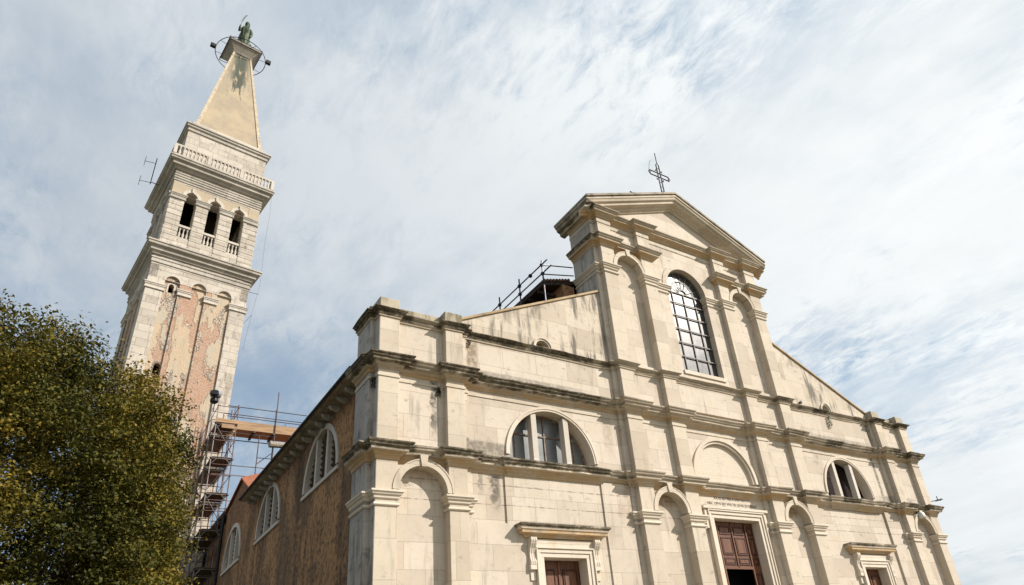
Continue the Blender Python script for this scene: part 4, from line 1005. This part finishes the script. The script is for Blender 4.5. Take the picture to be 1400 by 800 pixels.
for z_ in (16.5, 14.4, 12.4, 10.4):
    tube('ledger', (-15.5, 25.2, z_), (-14.2, 25.2, z_), 'pipe_r', .022); tube('ledger', (-15.9, 26.75, z_), (-14.2, 26.75, z_ + .1), 'pipe_r', .022)
    tube('brace', (-15.85, 25.4, z_ - 1.2), (-15.85, 28.0, z_ + 1.0), 'pipe_g', .022)
for y_ in (25.0, 26.6, 28.1): tube('upright', (-15.86, y_, GZ), (-15.86, y_, 17.8 + .4 * (y_ - 25)), 'pipe_r', .026)
for z in (15.02, 14.45): tube('tie_tube', (-15.3, 23.0, z), (-10.8, 23.0, z), 'pipe_r', .025)
for z in (13.0, 12.55): tube('tie_tube', (-15.3, 23.05, z), (-13.0, 23.05, z), 'pipe_r', .022)
tube('guardrail', (-15.2, 27.9, 20.2), (-13.9, 27.9, 20.1), 'pipe_r', .025); tube('upright', (-13.95, 26.4, 17.0), (-13.95, 26.4, 19.9), 'pipe_r', .028)
tube('brace', (-14.9, 23.2, 17.0), (-14.0, 24.8, 19.0), 'pipe_b', .03)
tube('guardrail', (-15.3, 26.4, 19.0), (-13.9, 26.4, 19.0), 'pipe_r', .025); tube('guardrail', (-15.3, 25.0, 18.3), (-13.6, 25.0, 18.3), 'pipe_b', .025)
# lamp
FL = empty('round_lamp', 'dark round lamp with a grey hood clamped above the tower scaffold', 'lamp', (-15.35, 25.3, 19.9))
m = MB(); m.lathe([(.10, .08), (.28, .13), (.34, .30), (.31, .48), (.16, .58), (.04, .61)], 0, 0, 16); m.build('hood', M['grey'], FL, smooth=True)
m = MB(); m.chain([(-.12, -.30, .20), (-.15, -.46, .30)], [.26, .24], 14); m.lathe([(.14, -.30), (.24, -.22), (.24, -.02), (.12, .06)], -.05, -.05, 12); m.tube((0, 0, .2), (.0, 0, -.85), .035, 6); m.build('lamp_body', M['iron'], FL, bevel=.02)
# bridge
BR = empty('timber_gangway', 'boarded timber gangway crossing from the tower scaffold to the church roof', 'gangway', (-12.2, 23.6, 17.2))
def bT(x, y, z): return (x + 12.2, y - 23.6, z - 17.2)
part('side_board', M['plank'], lambda m: m.box(-15.1, -9.6, 22.98, 23.03, 17.22, 17.74), BR, bT)
part('side_board', M['plank'], lambda m: m.box(-15.1, -9.6, 24.20, 24.25, 17.22, 17.66), BR, bT)
part('floor_boards', M['plank'], lambda m: [m.box(-14.25, -9.6, 23.04 + i * .29, 23.04 + i * .29 + .28, 17.20, 17.25) for i in range(4)], BR, bT)
for x in (-13.3, -12.2, -11.1): part('cross_bearer', M['deck'], lambda m, x=x: m.box(x - .06, x + .06, 22.9, 24.3, 17.09, 17.19), BR, bT)
for y in (23.0, 24.2):
    tube('beam', (-15.2, y + .1, 17.02), (-12.0, y + .1, 17.02), 'pipe_b', .03, BR, bT)
    for z in (18.62, 17.98): tube('guardrail', (-14.9, y, z), (-9.2, y, z), 'pipe_b', .026, BR, bT)
tube('upright', (-12.15, 22.93, 12.6), (-12.15, 22.93, 19.9), 'pipe_b', .032, BR, bT)
tube('upright', (-11.9, 24.3, 12.6), (-11.9, 24.3, 19.3), 'pipe_b', .028, BR, bT)
tube('upright', (-13.0, 22.95, 12.7), (-13.0, 22.95, 16.95), 'pipe_b', .03, BR, bT)
tube('brace', (-13.0, 22.95, 15.2), (-12.15, 22.95, 16.0), 'pipe_b', .024, BR, bT); tube('brace', (-13.0, 22.95, 15.6), (-11.9, 22.95, 15.6), 'pipe_b', .024, BR, bT)
tube('upright', (-11.3, 24.2, 17.2), (-11.3, 24.2, 18.4), 'pipe_r', .026, BR, bT)

# roof edge scaffold
RS = empty('roof_guardrail', 'dark tube guardrail standing on the aisle roof behind the sloping screen wall', 'guardrail', (-7, 3, 14.6))
def rT(x, y, z): return (x + 7, y - 3, z - 14.6)
for y, zt_ in ((1.2, 17.66), (3.0, 17.80), (4.72, 17.84), (6.42, 17.82)): tube('post', (-7, y, 14.5), (-7, y, zt_), 'pipe_b', .034, RS, rT)
tube('rail', (-7.03, .75, 17.43), (-7.03, 7.2, 17.43), 'pipe_b', .03, RS, rT); tube('rail', (-7.03, .5, 17.0), (-7.03, 7.2, 17.03), 'pipe_b', .03, RS, rT)
tube('cross_rail', (-7.1, 1.15, 17.38), (-5.24, 1.38, 17.93), 'pipe_b', .026, RS, rT); tube('cross_rail', (-7.1, 1.15, 16.92), (-5.24, 1.38, 17.50), 'pipe_b', .026, RS, rT)
for y, z in ((1.2, 17.43), (1.2, 17.0), (3.0, 17.43), (3.0, 17.02), (2.1, 17.43), (4.72, 17.43), (1.2, 16.6)): part('coupler', M['iron'], lambda m, y=y, z=z: m.box(-7.07, -6.95, y - .06, y + .06, z - .06, z + .06), RS, rT)

# floodlight + bracket aerial on the right
FR_ = empty('floodlight', 'small white floodlight hung under the cornice over the far right niche', 'floodlight', (12.93, -.42, 7.62))
m = MB(); m.chain([(0, .3, .35), (0, .1, .38), (0, 0, .22)], .025, 6); m.build('arm', M['iron'], FR_)
m = MB(); m.lathe([(.06, .28), (.16, .20), (.20, .0), (.19, -.03)], 0, 0, 14); m.build('housing', M['lampwhite'], FR_, smooth=True)
m = MB(); m.chain([(0, .3, .3), (.02, .38, -.4), (0, .39, -1.1)], .014, 5); m.build('cable', M['iron'], FR_)
AR = empty('wall_aerial', 'small horizontal rod aerial sticking out from the right corner of the church', 'aerial', (14.65, -.2, 8.55))
m = MB(); m.chain([(-.1, 0, 0), (.5, -.02, .1), (1.1, -.03, .16)], .02, 6); m.build('arm', M['iron'], AR)
m = MB(); m.tube((.85, 0, .13), (.85, 0, .36), .022, 5); m.tube((.78, -.25, .16), (.78, .25, .16), .018, 5); m.tube((.98, -.2, .16), (.98, .2, .16), .018, 5); m.build('rods', M['iron'], AR)

# pigeons
def pigeon(loc, rz, label):
    b = empty('pigeon', label, 'bird', loc, 'pigeons on the church ledges'); b.rotation_euler = (0, 0, rz)
    m = MB(); m.chain([(-.18, 0, .10), (-.12, 0, .11), (-.04, 0, .13), (.05, 0, .15), (.10, 0, .19), (.125, 0, .235), (.15, 0, .255), (.175, 0, .25)], [.012, .04, .065, .068, .045, .03, .034, .012], 10)
    m.build('body', M['bird'], b, smooth=True)
    m = MB(); m.add([(-.12, -.03, .11), (-.12, .03, .11), (-.27, .04, .075), (-.27, -.04, .075), (-.12, -.03, .125), (-.12, .03, .125), (-.27, .04, .083), (-.27, -.04, .083)], [(0, 1, 2, 3), (7, 6, 5, 4), (0, 4, 5, 1), (1, 5, 6, 2), (2, 6, 7, 3), (3, 7, 4, 0)]); m.build('tail', M['bird'], b)
    m = MB(); m.tube((.17, 0, .25), (.205, 0, .245), .008, 5, .001); m.build('beak', M['iron'], b)
    for s in (-1, 1):
        m = MB(); m.tube((.02, s * .025, .09), (.03, s * .025, -.005), .006, 5); m.build('leg', M['bar'], b)
pigeon((-2.62, -.55, zr(2.62) + .145), R(160), 'grey pigeon perched on the left slope of the pediment')
pigeon((6.28, -.10, z3 + .035), R(20), 'grey pigeon standing on the ledge below the right sloping screen wall')

# wall weeds
def weed(name, loc, label, mat, n, r, hang):
    verts = []; faces = []
    for i in range(n):
        a = rng.uniform(0, 2 * math.pi); el_ = rng.uniform(-.5, 1.2); L_ = r * rng.uniform(.3, 1)
        c = Vector((math.cos(a) * L_ * .6, -abs(math.sin(a)) * L_ * .7, math.sin(el_) * L_ - rng.uniform(0, hang)))
        d = Vector((rng.normal(), rng.normal(), rng.normal())).normalized() * .03; e = d.orthogonal().normalized() * .02
        k = len(verts); verts += [tuple(c - d), tuple(c + e), tuple(c + d), tuple(c - e)]; faces.append((k, k + 1, k + 2, k + 3))
    m = MB(); m.v = verts; m.f = faces; o = m.build(name, mat, fix=False); o.location = loc
    tag(o, label, 'plant')
weed('wall_plant', (8.22, -.03, 12.28), 'green weed hanging from the wall under the right oculus', M['weed'], 170, .22, .5)
weed('wall_plant', (-14.52, -.05, 10.28), 'blackened weed tuft in the recess under the middle cornice at the left corner', M['dryweed'], 200, .2, .3)
weed('wall_plant', (-12.46, -.10, 10.28), 'blackened weed under the middle cornice left of the second pilaster', M['dryweed'], 130, .14, .25)
weed('wall_plant', (-11.3, -.06, 12.25), 'dark weed tuft under the attic cornice where the left screen wall starts', M['dryweed'], 90, .12, .2)

# ------------------------------------------------------------------ tree
def mat_leaf():
    m = bpy.data.materials.new('holm_oak_leaves'); m.use_nodes = True; m.node_tree.nodes.clear(); q = G(m.node_tree)
    at = q.n('ShaderNodeAttribute'); at.attribute_name = 'tone'
    t = at.outputs['Fac']
    cr = q.n('ShaderNodeValToRGB'); cr.color_ramp.elements[0].position = 0; cr.color_ramp.elements[0].color = (.012, .016, .004, 1)
    cr.color_ramp.elements[1].position = 1; cr.color_ramp.elements[1].color = (.30, .19, .03, 1)
    for p, c in ((.35, (.060, .062, .011, 1)), (.62, (.165, .128, .020, 1)), (.85, (.26, .175, .028, 1))):
        e = cr.color_ramp.elements.new(p); e.color = c
    q.put(cr.inputs[0], t)
    d = q.n('ShaderNodeBsdfPrincipled'); q.put(d.inputs['Base Color'], cr.outputs[0]); d.inputs['Roughness'].default_value = .6; d.inputs['Specular IOR Level'].default_value = .15
    tr = q.n('ShaderNodeBsdfTranslucent'); q.put(tr.inputs[0], cr.outputs[0])
    mx = q.n('ShaderNodeMixShader'); mx.inputs[0].default_value = .22; q.put(mx.inputs[1], d.outputs[0]); q.put(mx.inputs[2], tr.outputs[0])
    q.put(q.n('ShaderNodeOutputMaterial').inputs[0], mx.outputs[0]); return m
M['leaf'] = mat_leaf()
TREE = empty('holm_oak', 'dense olive green evergreen oak filling the lower left corner before the bell tower', 'tree', (-23.28, -1.6, GZ))
TC = np.array([0, 0, 4.5 - GZ]); RX, RY, RZ_ = 4.4, 4.15, 4.4
# crown radius field: lumpy
lobes = []
for i in range(46):
    a = rng.uniform(0, 2 * np.pi); zc = rng.uniform(-.75, 1); rr = math.sqrt(max(0, 1 - zc * zc))
    lobes.append((np.array([math.cos(a) * rr, math.sin(a) * rr, zc]), rng.uniform(-.09, .14), rng.uniform(.18, .40)))
def crown_r(d):
    r = np.ones(len(d))
    for c, amp, w in lobes:
        r += amp * np.exp(-((d - c) ** 2).sum(1) / (w * w))
    return r / (np.abs(d) ** 3).sum(1) ** (1 / 3)
NCL = 5000
d = rng.normal(size=(NCL, 3)); d /= np.linalg.norm(d, axis=1)[:, None]
rad = rng.uniform(.30, 1, NCL) ** .33
cl_ = d * (crown_r(d) * rad)[:, None] * np.array([RX, RY, RZ_]) * .93 + TC
cl_ = cl_[cl_[:, 2] > 1.0]; rad = rad[:len(cl_)]
# gaps: drop clumps by a 3-D noise so holes open up
keep = np.array([noise.noise(Vector(p) * 1.15) + .22 * random.random() > -.13 for p in cl_]); cl_ = cl_[keep]
NL = 150; K = len(cl_)
tone_c = np.array([.44 + .36 * noise.noise(Vector(p) * .55 + Vector((5, 5, 5))) for p in cl_]) + rng.normal(0, .07, K)
axis_c = rng.normal(size=(K, 3)); 
cs = rng.uniform(.11, .21, (K, 1, 3)) * np.array([1, 1, .7])
ctr = (cl_[:, None, :] + rng.normal(size=(K, NL, 3)) * cs).reshape(-1, 3)
N = len(ctr)
u = rng.normal(size=(N, 3)); u /= np.linalg.norm(u, axis=1)[:, None]
w = rng.normal(size=(N, 3)) + np.array([0.25, -.25, 1.2]); nn = w / np.linalg.norm(w, axis=1)[:, None]
t1 = np.cross(nn, u); t1 /= np.linalg.norm(t1, axis=1)[:, None]; t2 = np.cross(nn, t1)
L = rng.uniform(.026, .044, (N, 1)); Wd = L * rng.uniform(.5, .7, (N, 1))
fold = nn * L * .18
V = np.stack([ctr - t1 * L, ctr - t1 * L * .2 + t2 * Wd + fold, ctr + t1 * L, ctr - t1 * L * .2 - t2 * Wd + fold], 1).reshape(-1, 3)
me = bpy.data.meshes.new('crown'); me.vertices.add(4 * N); me.vertices.foreach_set('co', V.astype(np.float32).ravel())
me.loops.add(6 * N); me.polygons.add(2 * N)
base = np.arange(N)[:, None] * 4
idx = np.concatenate([base + [0, 2, 1], base + [0, 3, 2]], 1)
me.loops.foreach_set('vertex_index', idx.astype(np.int32).ravel()); me.polygons.foreach_set('loop_start', (np.arange(2 * N) * 3).astype(np.int32)); me.polygons.foreach_set('loop_total', np.full(2 * N, 3, np.int32))
me.update(calc_edges=True)
tone = np.repeat(tone_c, NL) + rng.normal(0, .12, N)
att = me.attributes.new('tone', 'FLOAT', 'POINT'); att.data.foreach_set('value', np.repeat(np.clip(tone, 0, 1), 4).astype(np.float32))
me.materials.append(M['leaf']); cro = bpy.data.objects.new('crown', me); scene.collection.objects.link(cro); cro.parent = TREE
mb = MB(); mb.chain([(0, 0, -.1), (.05, .02, .9), (-.05, .05, 1.9), (.02, 0, 2.6)], [.42, .33, .29, .26], 14); mb.build('trunk', M['bark'], TREE, smooth=True)
br_ = MB()
def limb(p, dr, ln, r, depth):
    pts = [p]; rs = [r]; n_ = 5; dd = dr.copy()
    for i in range(n_):
        dd = (dd + Vector((random.gauss(0, .16), random.gauss(0, .16), random.gauss(.02, .12)))).normalized(); pts.append(pts[-1] + dd * ln / n_); rs.append(r * (1 - .62 * (i + 1) / n_))
    br_.chain(pts, rs, 6 if depth else 9)
    if depth < 3:
        for i in range(3 if depth < 2 else 3):
            k = random.choice((2, 3, 4, 5)); nd = (dd + Vector((random.gauss(0, .7), random.gauss(0, .7), random.gauss(.15, .45)))).normalized()
            limb(pts[k], nd, ln * random.uniform(.55, .75), rs[k] * .8, depth + 1)
for i in range(9):
    a = 2 * math.pi * i / 9 + random.uniform(-.2, .2); limb(Vector((0, 0, 1.8 + .09 * i)), Vector((math.cos(a), math.sin(a), random.uniform(.35, 1.3))).normalized(), 2.7, .15, 0)
br_.build('limbs', M['bark'], TREE, smooth=True, fix=False)
